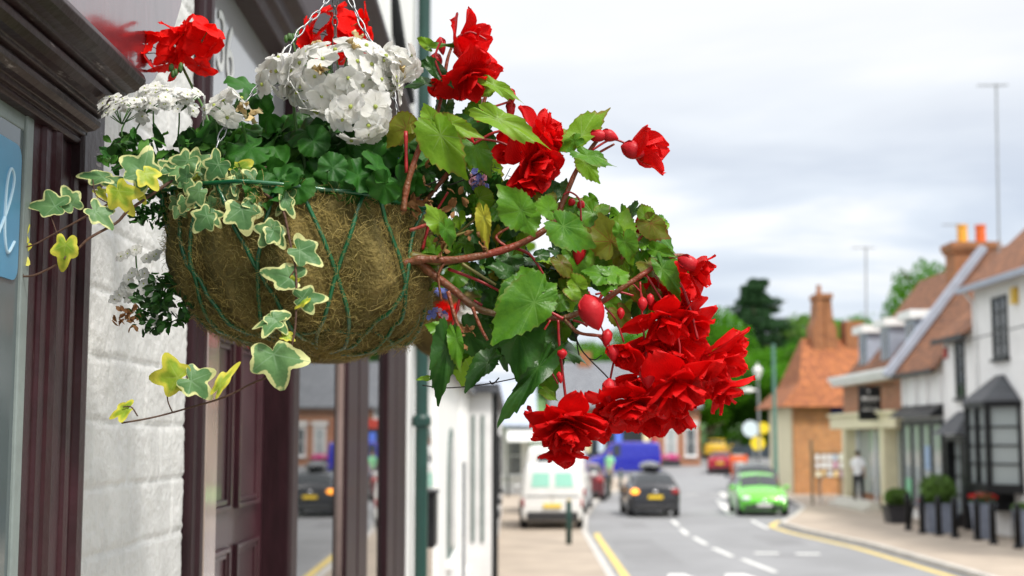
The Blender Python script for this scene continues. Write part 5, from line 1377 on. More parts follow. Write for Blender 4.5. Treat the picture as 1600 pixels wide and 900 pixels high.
# ------------------------------------------------------------------ geraniums
def base_thing(name, lab, cat, u, v, D, group=None):
    p = W(u, v, D); return thing(name, lab, cat, tuple(p), 0, group)
def floret(mb, c, n, r, m_p, rnd, five=True, size_j=.15, centre=None):
    n = n.normalized(); x, y, z = frame(n, rnd_dir()); a0 = rng.uniform(0, 6)
    mb.mat(m_p)
    for k in range(5):
        a = a0 + k * 2 * PI / 5 + rng.uniform(-.12, .12)
        d = (x * math.cos(a) + y * math.sin(a)) + n * rng.uniform(.06, .24)
        petal(mb, c + d * r * .05, d, n, r * rng.uniform(1 - size_j, 1 + size_j), r * rng.uniform(.85, 1.05), cup=.2, curl=rng.uniform(-.3, .05), ruff=.05, rnd=rnd + k * .13, claw=.25)
    if centre: mb.mat(centre); mb.blob(c + n * r * .06, r * .13, 7, 5)
def head(parent, name, u, v, D, rx, ry, n, fr, m_p, centre=None, old=0., zf=.8, down=.0, stalks=True):
    C = W(u, v, D); s = PXM(D); mb = MB(); st = MB().mat(stem_g)
    for i in range(n):
        f = (i + .5) / n; ph = math.acos(1 - 1.55 * f); th = i * 2.39996 + rng.uniform(-.2, .2)
        # hemisphere-like head facing the camera and up
        d = Vector((math.sin(ph) * math.cos(th), math.sin(ph) * math.sin(th), math.cos(ph)))
        ax = CAMN * d.z * zf + RT * d.x + UP * (d.y + down)
        c = C + RT * d.x * rx * s * .78 + UP * d.y * ry * s * .78 + CAMN * d.z * rx * s * .38 * zf
        nn = (ax + rnd_dir() * .34).normalized(); c = c + rnd_dir() * fr * s * .3
        isold = rng.random() < old
        if isold:
            mb.mat(oldp); x, y, z = frame(nn, rnd_dir())
            for k in range(4): a = k * 1.6; petal(mb, c, x * math.cos(a) + y * math.sin(a) + nn * rng.uniform(.2, 1.2), nn, fr * s * rng.uniform(.5, .85), fr * s * .28, cup=1.0, curl=rng.uniform(-.6, .6), ruff=.3, rnd=rng.random())
        else: floret(mb, c, nn, fr * s * rng.uniform(.88, 1.1), m_p, rng.random(), centre=centre)
        if stalks: st.tube([C - UP * ry * s * .35 - CAMN * rx * s * .2, (C + c) / 2 - UP * 3 * s, c], .0008, 5)
    mb.build(name, parent, smooth=True)
    if stalks: st.build('flower_stalk', parent, smooth=True)

RG = base_thing('red_geranium', 'red geranium head on a tall stalk beside the aubergine fascia', 'flower', 330, 300, 2.2, 'red geraniums in the basket')
head(RG, 'flower_head', 256, 76, 2.27, 36, 38, 7, 30, redg, stalks=True, zf=.6)
head(RG, 'flower_head', 308, 70, 2.26, 34, 38, 7, 30, redg, stalks=True, zf=.6)
m = MB().mat(stem_g); m.tube(spline([W(283, 100, 2.28), W(300, 135, 2.27), W(322, 180, 2.24), W(345, 260, 2.2), W(360, 320, 2.17)], 6), .0022, 8); m.build('stem', RG, smooth=True)
m = MB().mat(stem_g)
for k in range(6): m.blob(W(274 + rng.uniform(-9, 9), 108 + rng.uniform(-5, 8), 2.25), (.004, .004, .007), 8, 6)
m.build('bud', RG, smooth=True); rep(RG)
RG2 = base_thing('red_geranium', 'red geranium head behind the chains above the white bloom', 'flower', 500, 300, 2.3, 'red geraniums in the basket')
head(RG2, 'flower_head', 526, 50, 2.34, 56, 40, 14, 32, redg, stalks=True, zf=.6)
m = MB().mat(stem_g); m.tube(spline([W(520, 80, 2.34), W(510, 150, 2.33), W(500, 300, 2.3)], 6), .0024, 8); m.build('stem', RG2, smooth=True)
m = MB().mat(stem_g)
for k in range(7): m.blob(W(455 + rng.uniform(-9, 9), 58 + rng.uniform(-6, 6), 2.26), (.004, .004, .007), 8, 6)
m.tube(spline([W(458, 66, 2.26), W(466, 110, 2.26), W(470, 200, 2.25)], 5), .0018, 6)
m.build('bud', RG2, smooth=True); rep(RG2)

WG = base_thing('white_geranium', 'large white geranium in the middle of the basket', 'flower', 470, 300, 2.08)
head(WG, 'flower_head', 532, 120, 2.02, 120, 68, 58, 25, whtp, centre=centre_m, old=.12, zf=.75)
head(WG, 'flower_head', 566, 190, 1.98, 50, 36, 12, 28, whtp, centre=centre_m, old=0, zf=.9, down=-.5)
head(WG, 'flower_head', 614, 104, 2.03, 46, 34, 12, 23, whtp, centre=centre_m, old=.2)
head(WG, 'flower_head', 444, 120, 2.02, 48, 34, 12, 25, whtp, centre=centre_m, old=0)
m = MB().mat(stem_g)
for pts in ([(458, 150), (463, 200), (475, 250), (480, 300)], [(540, 165), (520, 200), (492, 240), (480, 290)], [(600, 140), (590, 200), (560, 260), (540, 300)]):
    m.tube(spline([W(a, b, 2.05) for a, b in pts], 6), .0024, 8)
m.build('stem', WG, smooth=True)
WG2 = base_thing('white_geranium', 'small half-withered white geranium head near the left chain', 'flower', 390, 280, 2.03)
head(WG2, 'flower_head', 360, 172, 2.0, 40, 24, 8, 26, whtp, centre=centre_m, old=.35)
m = MB().mat(stem_g); m.tube(spline([W(378, 190, 2.0), W(385, 220, 2.02), W(398, 290, 2.05)], 6), .002, 8); m.tube(spline([W(338, 190, 2.0), W(345, 235, 2.02), W(372, 290, 2.05)], 6), .0015, 8); m.build('stem', WG2, smooth=True); rep(WG2)

# geranium foliage: every sizeable leaf is a part of the white geranium
gl = [(470, 232, 505, 262, 1), (392, 232, 345, 250, 1), (440, 262, 400, 292, 0), (425, 235, 455, 205, 1), (500, 285, 460, 315, 0), (485, 285, 505, 325, 0), (525, 285, 578, 262, 1), (527, 288, 560, 312, 1), (455, 240, 440, 275, 0), (410, 205, 375, 215, 0), (395, 160, 360, 145, 1), (420, 180, 395, 195, 0), (545, 245, 520, 270, 0), (600, 235, 630, 262, 0), (590, 262, 625, 285, 0), (490, 220, 520, 238, 0), (370, 235, 350, 215, 0), (350, 262, 322, 250, 0), (385, 135, 410, 122, 1), (430, 215, 400, 235, 0), (340, 215, 310, 232, 0), (565, 300, 600, 315, 0), (330, 190, 352, 205, 0), (478, 205, 455, 190, 0), (610, 215, 585, 232, 0), (300, 225, 280, 245, 0), (640, 275, 615, 300, 0), (410, 290, 440, 312, 0), (445, 300, 470, 285, 0), (355, 285, 385, 262, 0), (580, 240, 548, 225, 0), (520, 262, 545, 240, 0), (420, 270, 438, 305, 0), (360, 268, 340, 292, 0), (465, 290, 440, 325, 0), (560, 275, 590, 305, 0), (625, 285, 650, 312, 0), (395, 300, 372, 322, 0), (500, 300, 520, 322, 0), (455, 305, 430, 330, 0), (405, 292, 425, 325, 0), (540, 298, 562, 318, 0), (600, 290, 575, 312, 0), (480, 285, 505, 312, 1), (435, 282, 462, 300, 0)]
for (a, b, c, d, lt) in gl:
    c = a + (c - a) * .78; d = b + (d - b) * .78
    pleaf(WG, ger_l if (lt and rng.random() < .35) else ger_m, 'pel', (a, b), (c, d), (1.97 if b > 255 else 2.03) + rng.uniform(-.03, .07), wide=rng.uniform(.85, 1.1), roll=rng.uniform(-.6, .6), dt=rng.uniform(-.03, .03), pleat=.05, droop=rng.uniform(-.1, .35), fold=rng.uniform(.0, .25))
# understorey filling the basket, greens darkened in place of shade (uncountable small leaves)
m = MB().mat(ger_m)
for i in range(560):
    u = rng.uniform(290, 672); v = rng.uniform(196, 305)
    if v < 196 + abs(u - 470) * .12: continue
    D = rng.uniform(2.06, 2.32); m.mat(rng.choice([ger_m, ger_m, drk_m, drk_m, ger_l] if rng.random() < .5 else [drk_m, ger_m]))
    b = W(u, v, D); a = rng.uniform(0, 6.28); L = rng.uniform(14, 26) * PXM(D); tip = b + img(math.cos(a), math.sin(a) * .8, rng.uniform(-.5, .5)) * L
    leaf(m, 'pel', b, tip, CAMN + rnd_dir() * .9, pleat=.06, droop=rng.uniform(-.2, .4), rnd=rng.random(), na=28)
m.build('undergrowth', WG, smooth=True)
rep(WG)

# ------------------------------------------------------------------ white verbena, two sprays
def verb_leaf(mb, c, d, L, n):
    petal(mb, c, d, n, L, L * .62, cup=.3, curl=rng.uniform(-.3, .1), ruff=.12, rnd=rng.random(), nu=4, nv=4, jag=.1)
VB = base_thing('white_verbena', 'flat clusters of small white verbena left of the white geranium', 'flower', 300, 270, 2.05)
for (cu_, cv, rx, ry, n) in ((205, 165, 48, 24, 34), (262, 148, 52, 20, 34), (290, 160, 26, 16, 14)):
    m = MB()
    for i in range(n):
        a = rng.uniform(0, 6.28); k = math.sqrt(rng.random())
        u = cu_ + rx * k * math.cos(a); v = cv + ry * k * math.sin(a)
        floret(m, W(u, v, 2.04 + rng.uniform(-.03, .03)), img(.6 * k * math.cos(a), .75 - .5 * k * math.sin(a), .55) + rnd_dir() * .25, rng.uniform(9, 12) * PXM(2.04), whtp, rng.random(), centre=centre_m)
    m.build('flower_head', VB, smooth=True)
m = MB().mat(stem_g)
for pts in ([(240, 160), (240, 195), (245, 230), (260, 262)], [(280, 160), (280, 190), (279, 225), (290, 262)], [(205, 175), (190, 205), (200, 235)], [(228, 180), (212, 205), (208, 240)]):
    m.tube(spline([W(a, b, 2.06) for a, b in pts], 6), .0013, 6)
for i in range(110):
    p_ = rng.choice([(240, 150), (282, 160), (225, 165), (190, 180)]); m.tube([W(p_[0], p_[1] + 14, 2.06), W(p_[0] + rng.uniform(-28, 28), p_[1] + rng.uniform(-12, 6), 2.05)], .0007, 4)
m.build('stem', VB, smooth=True)
m = MB().mat(ger_m)
for i in range(150):
    u = rng.uniform(165, 330); v = rng.uniform(215, 268); m.mat(rng.choice([ger_m, ger_l, drk_m]))
    verb_leaf(m, W(u, v, 2.05 + rng.uniform(-.04, .05)), img(rng.uniform(-1, 1), rng.uniform(-.3, .8), rng.uniform(-.3, .6)), rng.uniform(14, 28) * PXM(2.05), CAMN + UP * .5 + rnd_dir() * .7)
m.build('foliage', VB, smooth=True); rep(VB)
VL = base_thing('trailing_verbena', 'drooping verbena spray with dark leaves against the white brick pier', 'flower', 285, 330, 2.08)
m = MB().mat(drk_m)
for i in range(230):
    a = rng.uniform(0, 6.28); k = math.sqrt(rng.random()); m.mat(rng.choice([drk_m, drk_m, ger_m]))
    u = 252 + 50 * k * math.cos(a); v = 470 + 46 * k * math.sin(a) - (u - 252) * .25
    verb_leaf(m, W(u, v, 2.08 + rng.uniform(-.05, .05)), img(rng.uniform(-1, 1), rng.uniform(-1, .4), rng.uniform(-.3, .5)), rng.uniform(10, 19) * PXM(2.08), rnd_dir() + CAMN * .6)
for i in range(80):
    u = rng.uniform(215, 268); v = rng.uniform(292, 350)
    if u + v < 535: continue
    m.mat(rng.choice([drk_m, ger_m])); verb_leaf(m, W(u, v, 2.07), img(rng.uniform(-1, 1), rng.uniform(-1, .4), .2), rng.uniform(10, 18) * PXM(2.08), rnd_dir() + CAMN * .6)
m.build('foliage', VL, smooth=True)
for (u, v, n, rr) in ((200, 398, 4, 14), (235, 400, 3, 16), (212, 430, 4, 14), (232, 450, 4, 14), (196, 452, 4, 12), (240, 500, 1, 10), (277, 420, 2, 10), (190, 465, 3, 12)):
    m = MB()
    for k in range(n): floret(m, W(u + rng.uniform(-rr, rr), v + rng.uniform(-rr * .6, rr * .6), 2.07), img(rng.uniform(-.5, .5), .4, .8), 10 * PXM(2.07), whtp, rng.random(), centre=centre_m)
    m.build('flower_head', VL, smooth=True)
m = MB().mat(stem_g)
for pts in ([(212, 392), (214, 420), (222, 450), (250, 470)], [(268, 330), (290, 380), (285, 430), (262, 470)], [(300, 330), (304, 400), (292, 470), (288, 500)]): m.tube(spline([W(a, b, 2.08) for a, b in pts], 6), .0012, 6)
m.build('stem', VL, smooth=True)
m = MB()
for i in range(24): m.mat(dry_m); verb_leaf(m, W(198 + rng.uniform(-16, 16), 500 + rng.uniform(-14, 14), 2.07), img(rng.uniform(-1, 1), rng.uniform(-1, 1), 0), 13 * PXM(2.07), rnd_dir())
m.build('seed_head', VL, smooth=True); rep(VL)

# ------------------------------------------------------------------ ivy
IV = base_thing('variegated_ivy', 'cream edged ivy trailing over the left rim and down the basket', 'ivy', 400, 290, 1.98)
def dv(u, v, D): return W(u, v, D)
ivl = [ # base, tip, D, wide, yellow
 ((84, 322), (38, 318), 1.97, .75, 0), ((112, 318), (96, 288), 1.98, .9, 0), ((150, 332), (178, 356), 1.96, .8, 0), ((158, 276), (114, 272), 1.97, .45, 0),
 ((102, 384), (96, 424), 1.95, .8, 1), ((28, 372), (14, 346), 1.97, .9, 1), ((22, 392), (46, 414), 1.97, 1.0, 1), ((12, 385), (-8, 372), 1.98, 1, 1),
 ((186, 300), (205, 336), 1.96, .8, 1), ((176, 285), (205, 298), 1.98, .6, 0), ((222, 268), (186, 240), 1.97, 1.0, 0), ((228, 272), (248, 296), 1.96, .9, 1),
 ((292, 252), (272, 280), 1.98, .9, 0), ((300, 258), (338, 240), 1.99, .7, 0), ((340, 258), (318, 285), 1.96, 1.0, 0), ((348, 262), (376, 250), 1.98, .8, 0),
 ((362, 292), (342, 320), 1.95, 1.0, 0), ((368, 285), (395, 302), 1.95, .9, 0), ((322, 338), (300, 363), 1.93, 1.0, 0), ((330, 336), (346, 356), 1.94, .8, 0),
 ((378, 328), (388, 368), 1.93, 1.05, 0), ((374, 262), (412, 268), 1.97, .5, 1), ((448, 308), (430, 338), 1.93, .75, 0), ((446, 312), (462, 340), 1.92, .7, 0),
 ((424, 360), (404, 386), 1.92, .95, 0), ((428, 362), (446, 388), 1.92, .85, 0), ((470, 392), (505, 415), 1.91, .85, 0), ((474, 396), (456, 384), 1.92, .7, 1),
 ((452, 434), (405, 422), 1.91, .8, 0), ((456, 440), (466, 452), 1.91, 1, 1), ((474, 466), (512, 466), 1.9, .8, 0), ((476, 468), (458, 480), 1.9, .8, 1),
 ((430, 502), (392, 500), 1.9, 1.0, 0), ((428, 498), (452, 518), 1.9, 1.0, 0), ((428, 556), (440, 610), 1.9, 1.15, 0), ((446, 526), (462, 530), 1.91, .9, 1),
 ((276, 590), (228, 590), 1.93, .9, 1), ((300, 596), (332, 620), 1.93, 1.0, 0), ((345, 602), (372, 564), 1.93, .35, 1), ((196, 640), (168, 652), 1.94, .8, 1),
 ((352, 300), (330, 275), 1.96, .9, 0), ((268, 262), (246, 250), 1.98, .9, 0), ((262, 275), (285, 292), 1.98, .8, 0), ((400, 318), (380, 300), 1.94, .9, 0), ((310, 300), (288, 322), 1.95, .8, 0), ((212, 296), (228, 318), 1.97, .8, 1), ((155, 300), (168, 312), 1.98, .8, 1)]
for (b, t, D, wd, y) in ivl:
    # ivy junction sits inside the blade: widen a little
    bb = Vector(b); tt = Vector(t)
    pleaf(IV, ivy_y if y else ivy_m, 'ivy', tuple(bb + (tt - bb) * -.04), tuple(bb + (tt - bb) * 1.04), D, wide=wd * 1.05, roll=rng.uniform(-.5, .5), pleat=.03, droop=rng.uniform(.1, .5), fold=rng.uniform(.05, .2))
m = MB()
for i in range(44):
    u = rng.uniform(262, 430); v = rng.uniform(262, 325); m.mat(ivy_m if rng.random() < .93 else ivy_y); a = rng.uniform(0, 6.28); D = rng.uniform(1.94, 2.02)
    b = W(u, v, D); leaf(m, 'ivy', b, b + img(math.cos(a), math.sin(a), rng.uniform(-.4, .4)) * 24 * PXM(D), CAMN + rnd_dir() * .7, rnd=rng.random(), na=40)
m.build('undergrowth', IV, smooth=True)
m = MB().mat(stem_b)
for pts, r_ in (([(300, 262, 1.99), (250, 295, 1.98), (200, 330, 1.97), (182, 348, 1.97), (140, 372, 1.96), (118, 392, 1.96), (80, 418, 1.96), (38, 432, 1.96), (-20, 414, 1.97)], (.0026, .0013)),
                ([(200, 300, 1.98), (170, 318, 1.97), (120, 346, 1.97), (80, 368, 1.97), (40, 386, 1.97), (-20, 386, 1.98)], (.0018, .001)),
                ([(410, 300, 1.94), (440, 325, 1.92), (452, 372, 1.92), (462, 420, 1.91), (463, 470, 1.905), (460, 520, 1.905), (448, 560, 1.91), (425, 585, 1.92), (392, 600, 1.93), (352, 620, 1.94), (300, 636, 1.95), (240, 652, 1.95), (190, 661, 1.95)], (.0018, .0012)),
                ([(108, 392, 1.96), (100, 405, 1.95)], (.001, .001)), ([(90, 368, 1.97), (82, 345, 1.97), (74, 326, 1.97)], (.0009, .0009)), ([(170, 318, 1.97), (150, 305, 1.97), (145, 280, 1.97)], (.001, .0008)),
                ([(215, 650, 1.95), (205, 636, 1.94), (192, 636, 1.94)], (.001, .001)), ([(270, 645, 1.95), (262, 625, 1.94), (262, 600, 1.94)], (.001, .001)), ([(330, 270, 1.98), (390, 262, 1.98), (430, 262, 1.98)], (.002, .0015)),
                ([(28, 372, 1.97), (30, 400, 1.97), (36, 430, 1.96)], (.001, .001)), ([(425, 585, 1.92), (418, 560, 1.91)], (.001, .001)), ([(462, 420, 1.91), (452, 434, 1.91)], (.001, .001))):
    pp = spline([W(*q) for q in pts], 6); m.tube(pp, r_, 7)
m.build('stem', IV, smooth=True); rep(IV)

# ------------------------------------------------------------------ begonia
BG = base_thing('red_begonia', 'trailing begonia with red double blooms spilling right of the basket', 'begonia', 640, 350, 2.08)
stems = [
 ([(630, 412), (660, 405), (720, 405), (800, 386), (860, 352), (882, 310), (900, 268), (925, 230), (940, 212)], (.0075, .0032), 2.04, stem_r),
 ([(640, 395), (672, 425), (705, 450), (740, 478), (775, 490), (850, 496), (890, 498)], (.0078, .0045), 2.05, stem_r),
 ([(630, 330), (636, 290), (650, 245), (666, 205)], (.0055, .0045), 1.99, stem_r),
 ([(635, 270), (634, 205)], (.003, .003), 1.99, stem_p),
 ([(650, 330), (700, 270), (735, 210), (752, 172), (765, 130)], (.004, .003), 2.1, stem_r),
 ([(880, 498), (930, 478), (975, 448), (1010, 425), (1045, 402), (1075, 400)], (.0055, .0035), 2.03, stem_r),
 ([(970, 405), (1000, 372), (1020, 355)], (.003, .002), 2.05, stem_r),
 ([(650, 320), (670, 230), (690, 150), (700, 90), (716, 58), (740, 50)], (.004, .002), 2.1, stem_r),
 ([(905, 262), (925, 245), (960, 225)], (.0028, .002), 2.04, stem_r),
 ([(722, 412), (750, 430), (775, 445)], (.003, .0022), 2.03, stem_o),
 ([(640, 400), (690, 408), (720, 405)], (.0085, .007), 2.045, stem_o),
 ([(700, 455), (712, 500), (722, 520)], (.0035, .003), 2.01, stem_r), ([(738, 480), (750, 510), (762, 532)], (.003, .0025), 2.02, stem_r),
 ([(640, 360), (665, 352), (690, 345)], (.003, .0025), 1.99, stem_r), ([(790, 385), (775, 370), (796, 355)], (.0028, .002), 2.05, stem_r),
 ([(880, 498), (868, 492), (850, 480)], (.003, .002), 2.0, stem_p), ([(882, 500), (905, 520), (945, 525)], (.003, .0025), 2.02, stem_r)]
for pts, r_, D, mt in stems:
    m = MB().mat(mt); r_ = (r_[0] * .86, r_[1] * .86); pp = spline([W(a, b, D) for a, b in pts], 7); k = len(pp)
    m.tube(pp, [(r_[0] + (r_[1] - r_[0]) * i / (k - 1)) * (1 + .16 * max(0, 1 - abs((i % 13) - 6) / 1.6) + .05 * math.sin(i * 1.3)) for i in range(k)], 10); m.build('stem', BG, smooth=True)
bl = [ # base, tip, D, wide, mat, asym
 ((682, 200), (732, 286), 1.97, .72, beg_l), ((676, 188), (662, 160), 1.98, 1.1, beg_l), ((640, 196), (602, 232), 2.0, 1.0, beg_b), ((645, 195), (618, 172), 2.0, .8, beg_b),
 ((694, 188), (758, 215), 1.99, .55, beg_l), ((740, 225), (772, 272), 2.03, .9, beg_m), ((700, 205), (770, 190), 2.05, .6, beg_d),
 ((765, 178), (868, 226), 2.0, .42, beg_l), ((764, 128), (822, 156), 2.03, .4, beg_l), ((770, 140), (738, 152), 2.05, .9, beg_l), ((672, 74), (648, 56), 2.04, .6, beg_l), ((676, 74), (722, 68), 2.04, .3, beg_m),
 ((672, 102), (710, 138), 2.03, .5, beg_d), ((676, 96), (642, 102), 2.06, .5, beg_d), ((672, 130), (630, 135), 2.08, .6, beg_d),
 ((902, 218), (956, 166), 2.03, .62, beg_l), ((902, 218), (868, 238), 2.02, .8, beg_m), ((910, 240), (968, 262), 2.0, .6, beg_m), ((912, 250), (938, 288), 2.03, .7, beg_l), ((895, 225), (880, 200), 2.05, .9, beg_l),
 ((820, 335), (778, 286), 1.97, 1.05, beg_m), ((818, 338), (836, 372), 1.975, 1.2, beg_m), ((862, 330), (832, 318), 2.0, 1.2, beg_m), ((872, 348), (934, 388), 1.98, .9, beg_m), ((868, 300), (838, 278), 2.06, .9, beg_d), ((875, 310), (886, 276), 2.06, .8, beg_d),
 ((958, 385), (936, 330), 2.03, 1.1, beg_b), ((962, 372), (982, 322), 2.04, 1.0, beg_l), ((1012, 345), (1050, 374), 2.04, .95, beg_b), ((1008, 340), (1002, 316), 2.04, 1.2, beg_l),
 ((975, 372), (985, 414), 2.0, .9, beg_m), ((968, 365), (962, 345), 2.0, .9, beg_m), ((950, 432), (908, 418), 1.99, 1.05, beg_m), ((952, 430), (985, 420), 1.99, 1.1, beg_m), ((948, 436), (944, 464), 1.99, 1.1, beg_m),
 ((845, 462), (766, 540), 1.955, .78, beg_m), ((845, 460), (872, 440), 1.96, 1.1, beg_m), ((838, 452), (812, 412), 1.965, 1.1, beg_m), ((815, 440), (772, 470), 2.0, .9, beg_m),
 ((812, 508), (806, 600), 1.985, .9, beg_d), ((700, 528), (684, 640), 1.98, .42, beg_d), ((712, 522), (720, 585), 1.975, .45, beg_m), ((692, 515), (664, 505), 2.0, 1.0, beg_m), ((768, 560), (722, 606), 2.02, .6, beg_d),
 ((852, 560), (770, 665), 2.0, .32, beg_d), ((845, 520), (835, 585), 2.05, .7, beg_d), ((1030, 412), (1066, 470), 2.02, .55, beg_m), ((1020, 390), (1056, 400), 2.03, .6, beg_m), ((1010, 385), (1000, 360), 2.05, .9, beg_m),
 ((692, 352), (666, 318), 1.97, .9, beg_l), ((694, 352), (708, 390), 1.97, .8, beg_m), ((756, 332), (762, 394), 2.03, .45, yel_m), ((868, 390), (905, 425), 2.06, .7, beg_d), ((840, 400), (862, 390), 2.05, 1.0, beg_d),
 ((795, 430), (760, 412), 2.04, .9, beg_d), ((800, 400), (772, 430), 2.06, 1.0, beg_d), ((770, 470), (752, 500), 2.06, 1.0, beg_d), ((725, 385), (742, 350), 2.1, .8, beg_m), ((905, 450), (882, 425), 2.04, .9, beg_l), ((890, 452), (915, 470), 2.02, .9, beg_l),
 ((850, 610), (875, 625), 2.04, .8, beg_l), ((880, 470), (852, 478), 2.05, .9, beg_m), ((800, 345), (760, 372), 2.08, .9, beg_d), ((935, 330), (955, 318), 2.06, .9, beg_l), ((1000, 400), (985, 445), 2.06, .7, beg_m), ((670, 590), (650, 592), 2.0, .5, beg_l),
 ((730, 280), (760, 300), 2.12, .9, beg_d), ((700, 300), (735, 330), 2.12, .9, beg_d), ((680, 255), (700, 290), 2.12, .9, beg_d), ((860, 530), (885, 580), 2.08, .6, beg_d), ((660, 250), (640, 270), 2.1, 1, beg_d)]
for (b, t, D, wd, mt) in bl:
    b = (b[0] + (t[0] - b[0]) * .13, b[1] + (t[1] - b[1]) * .13)
    pleaf(BG, mt, 'begonia', b, t, D, wide=wd * .9, roll=rng.uniform(-.35, .35), dt=rng.uniform(-.02, .02), asym=rng.choice([-.18, .18]), pleat=.05, droop=rng.uniform(.05, .3), fold=rng.uniform(.05, .22))

zones = [(690, 900, 280, 520, 34, 2.12), (880, 1050, 330, 480, 20, 2.09), (690, 790, 170, 260, 7, 2.12), (690, 880, 510, 600, 9, 2.1)]
for (u0, u1, v0, v1, n, D) in zones:
    for i in range(n):
        u = rng.uniform(u0, u1); v = rng.uniform(v0, v1); a = R(rng.uniform(190, 350)); L = rng.uniform(38, 70)
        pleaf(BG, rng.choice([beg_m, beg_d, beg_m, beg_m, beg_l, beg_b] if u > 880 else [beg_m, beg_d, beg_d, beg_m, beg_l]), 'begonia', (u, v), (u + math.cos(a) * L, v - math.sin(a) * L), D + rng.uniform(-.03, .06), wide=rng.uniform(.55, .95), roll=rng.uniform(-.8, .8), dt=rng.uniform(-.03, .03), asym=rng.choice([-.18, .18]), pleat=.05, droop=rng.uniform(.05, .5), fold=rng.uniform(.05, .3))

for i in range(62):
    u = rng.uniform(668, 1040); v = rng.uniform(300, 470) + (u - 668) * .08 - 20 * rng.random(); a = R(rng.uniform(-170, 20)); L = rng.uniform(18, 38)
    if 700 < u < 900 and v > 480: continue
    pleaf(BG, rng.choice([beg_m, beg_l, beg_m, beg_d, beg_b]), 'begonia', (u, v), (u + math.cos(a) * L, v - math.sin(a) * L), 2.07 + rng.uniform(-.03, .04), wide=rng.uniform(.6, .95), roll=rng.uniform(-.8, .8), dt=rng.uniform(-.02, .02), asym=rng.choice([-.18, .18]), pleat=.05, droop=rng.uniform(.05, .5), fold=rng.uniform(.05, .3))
for (p0, p1, D) in (((660, 390), (700, 300), 2.06), ((680, 400), (760, 330), 2.08), ((700, 420), (790, 460), 2.06), ((740, 470), (800, 520), 2.07), ((800, 386), (850, 430), 2.05), ((860, 352), (900, 390), 2.05), ((930, 478), (960, 420), 2.04), ((700, 405), (690, 470), 2.04), ((720, 460), (700, 530), 2.05), ((690, 395), (740, 360), 2.05), ((1000, 430), (1030, 450), 2.04), ((780, 490), (810, 560), 2.06)):
    mid = ((p0[0] + p1[0]) / 2 + rng.uniform(-10, 10), (p0[1] + p1[1]) / 2 + rng.uniform(-10, 10))
    MB().mat(rng.choice([stem_r, stem_p, stem_o])).tube(spline([W(*p0, D), W(*mid, D), W(*p1, D)], 6), (.0026, .0016), 8).build('stem', BG, smooth=True)

def bloom(u, v, D, Rp, ax, n=26, sp=(15, 85), tip=.25, ln=(.75, 1.05), wd=.98, name='bloom', nest=.25):
    C = W(u, v, D); s = PXM(D) * Rp * 1.1; ax = ax.normalized(); x, y, z = frame(ax)
    mb = MB().mat(redp); n = max(9, int(n * .8))
    for i in range(n):
        f = i / (n - 1); ph = R(sp[0] + (sp[1] - sp[0]) * f) + rng.uniform(-.12, .12); a = i * 2.39996 + rng.uniform(-.25, .25)
        rad = x * math.cos(a) + y * math.sin(a)
        d = ax * math.cos(ph) + rad * math.sin(ph); nn = ax * math.sin(ph) - rad * math.cos(ph)
        L = s * (ln[0] + (ln[1] - ln[0]) * f) * rng.uniform(.85, 1.12)
        o = C + ax * s * nest * (1 - f) * .5
        petal(mb, o, d, nn, L, L * wd * rng.uniform(.85, 1.2) * (.75 + .25 * f), cup=rng.uniform(.15, .5), curl=rng.uniform(-.22, .2), ruff=.055, tip=tip * rng.uniform(.2, 1.6), rnd=rng.random(), nu=9, nv=8, jag=.03)
    return mb.build(name, BG, smooth=True)
# blooms: centre, size in pixels, direction the mouth points
bloom(708, 80, 2.06, 70, img(.85, .25, .3), 14, (12, 70), .6)
bloom(728, 112, 2.05, 54, img(.35, -.75, .5), 18, (15, 85), .5, ln=(.7, 1.0))
bloom(700, 118, 2.08, 40, img(-.2, -.8, .3), 10, (20, 75), .5)
bloom(838, 214, 2.06, 48, img(.6, .35, .3), 14, (15, 80), .5)
bloom(828, 252, 2.05, 54, img(.45, -.35, .6), 22, (15, 90), .5)
bloom(822, 275, 2.04, 38, img(.1, -1, .3), 10, (15, 70), .5)
bloom(976, 236, 2.02, 64, img(1, .0, .2), 13, (8, 46), .3, wd=.75)
bloom(1072, 415, 2.02, 44, img(.85, -.3, .35), 14, (5, 50), .2, wd=.75)
bloom(886, 652, 1.98, 64, img(-.05, -.7, .6), 44, (10, 95), .12, ln=(.7, .98), wd=.7)
bloom(880, 690, 2.0, 44, img(-.05, -1, .2), 14, (10, 60), .12)
bloom(984, 620, 1.99, 58, img(.1, -.8, .5), 30, (10, 90), .25, ln=(.65, .95))
bloom(955, 628, 2.02, 42, img(-.3, -.7, .4), 14, (20, 80), .2)
bloom(1052, 590, 1.98, 72, img(.15, -.75, .55), 22, (12, 92), .4, ln=(.7, 1.0), wd=.85)
bloom(1096, 555, 2.0, 66, img(.75, -.5, .4), 17, (12, 75), .45, ln=(.75, 1.15), wd=.7)
bloom(1030, 490, 2.03, 58, img(.2, -.6, .6), 18, (15, 95), .2, ln=(.7, 1.0), wd=.7)
bloom(1046, 452, 2.07, 44, img(.4, .2, .5), 14, (20, 90), .3)
bloom(978, 545, 2.02, 34, img(-.2, -.6, .6), 18, (10, 85), .15)
bloom(1000, 590, 2.05, 42, img(0, -.5, .7), 18, (10, 90), .2)
bloom(1062, 628, 2.0, 40, img(.0, -1, .3), 9, (5, 45), .15, ln=(.9, 1.3), wd=.6)
bloom(1118, 596, 2.02, 44, img(.5, -.8, .3), 10, (8, 55), .2, ln=(.8, 1.2), wd=.65)
bloom(1120, 548, 2.03, 44, img(1, .15, .3), 9, (8, 50), .4, ln=(.8, 1.25), wd=.55)
bloom(1068, 500, 2.06, 50, img(.6, -.4, .5), 16, (10, 85), .2)
bloom(1012, 528, 2.05, 44, img(.1, -.7, .5), 14, (10, 80), .2)
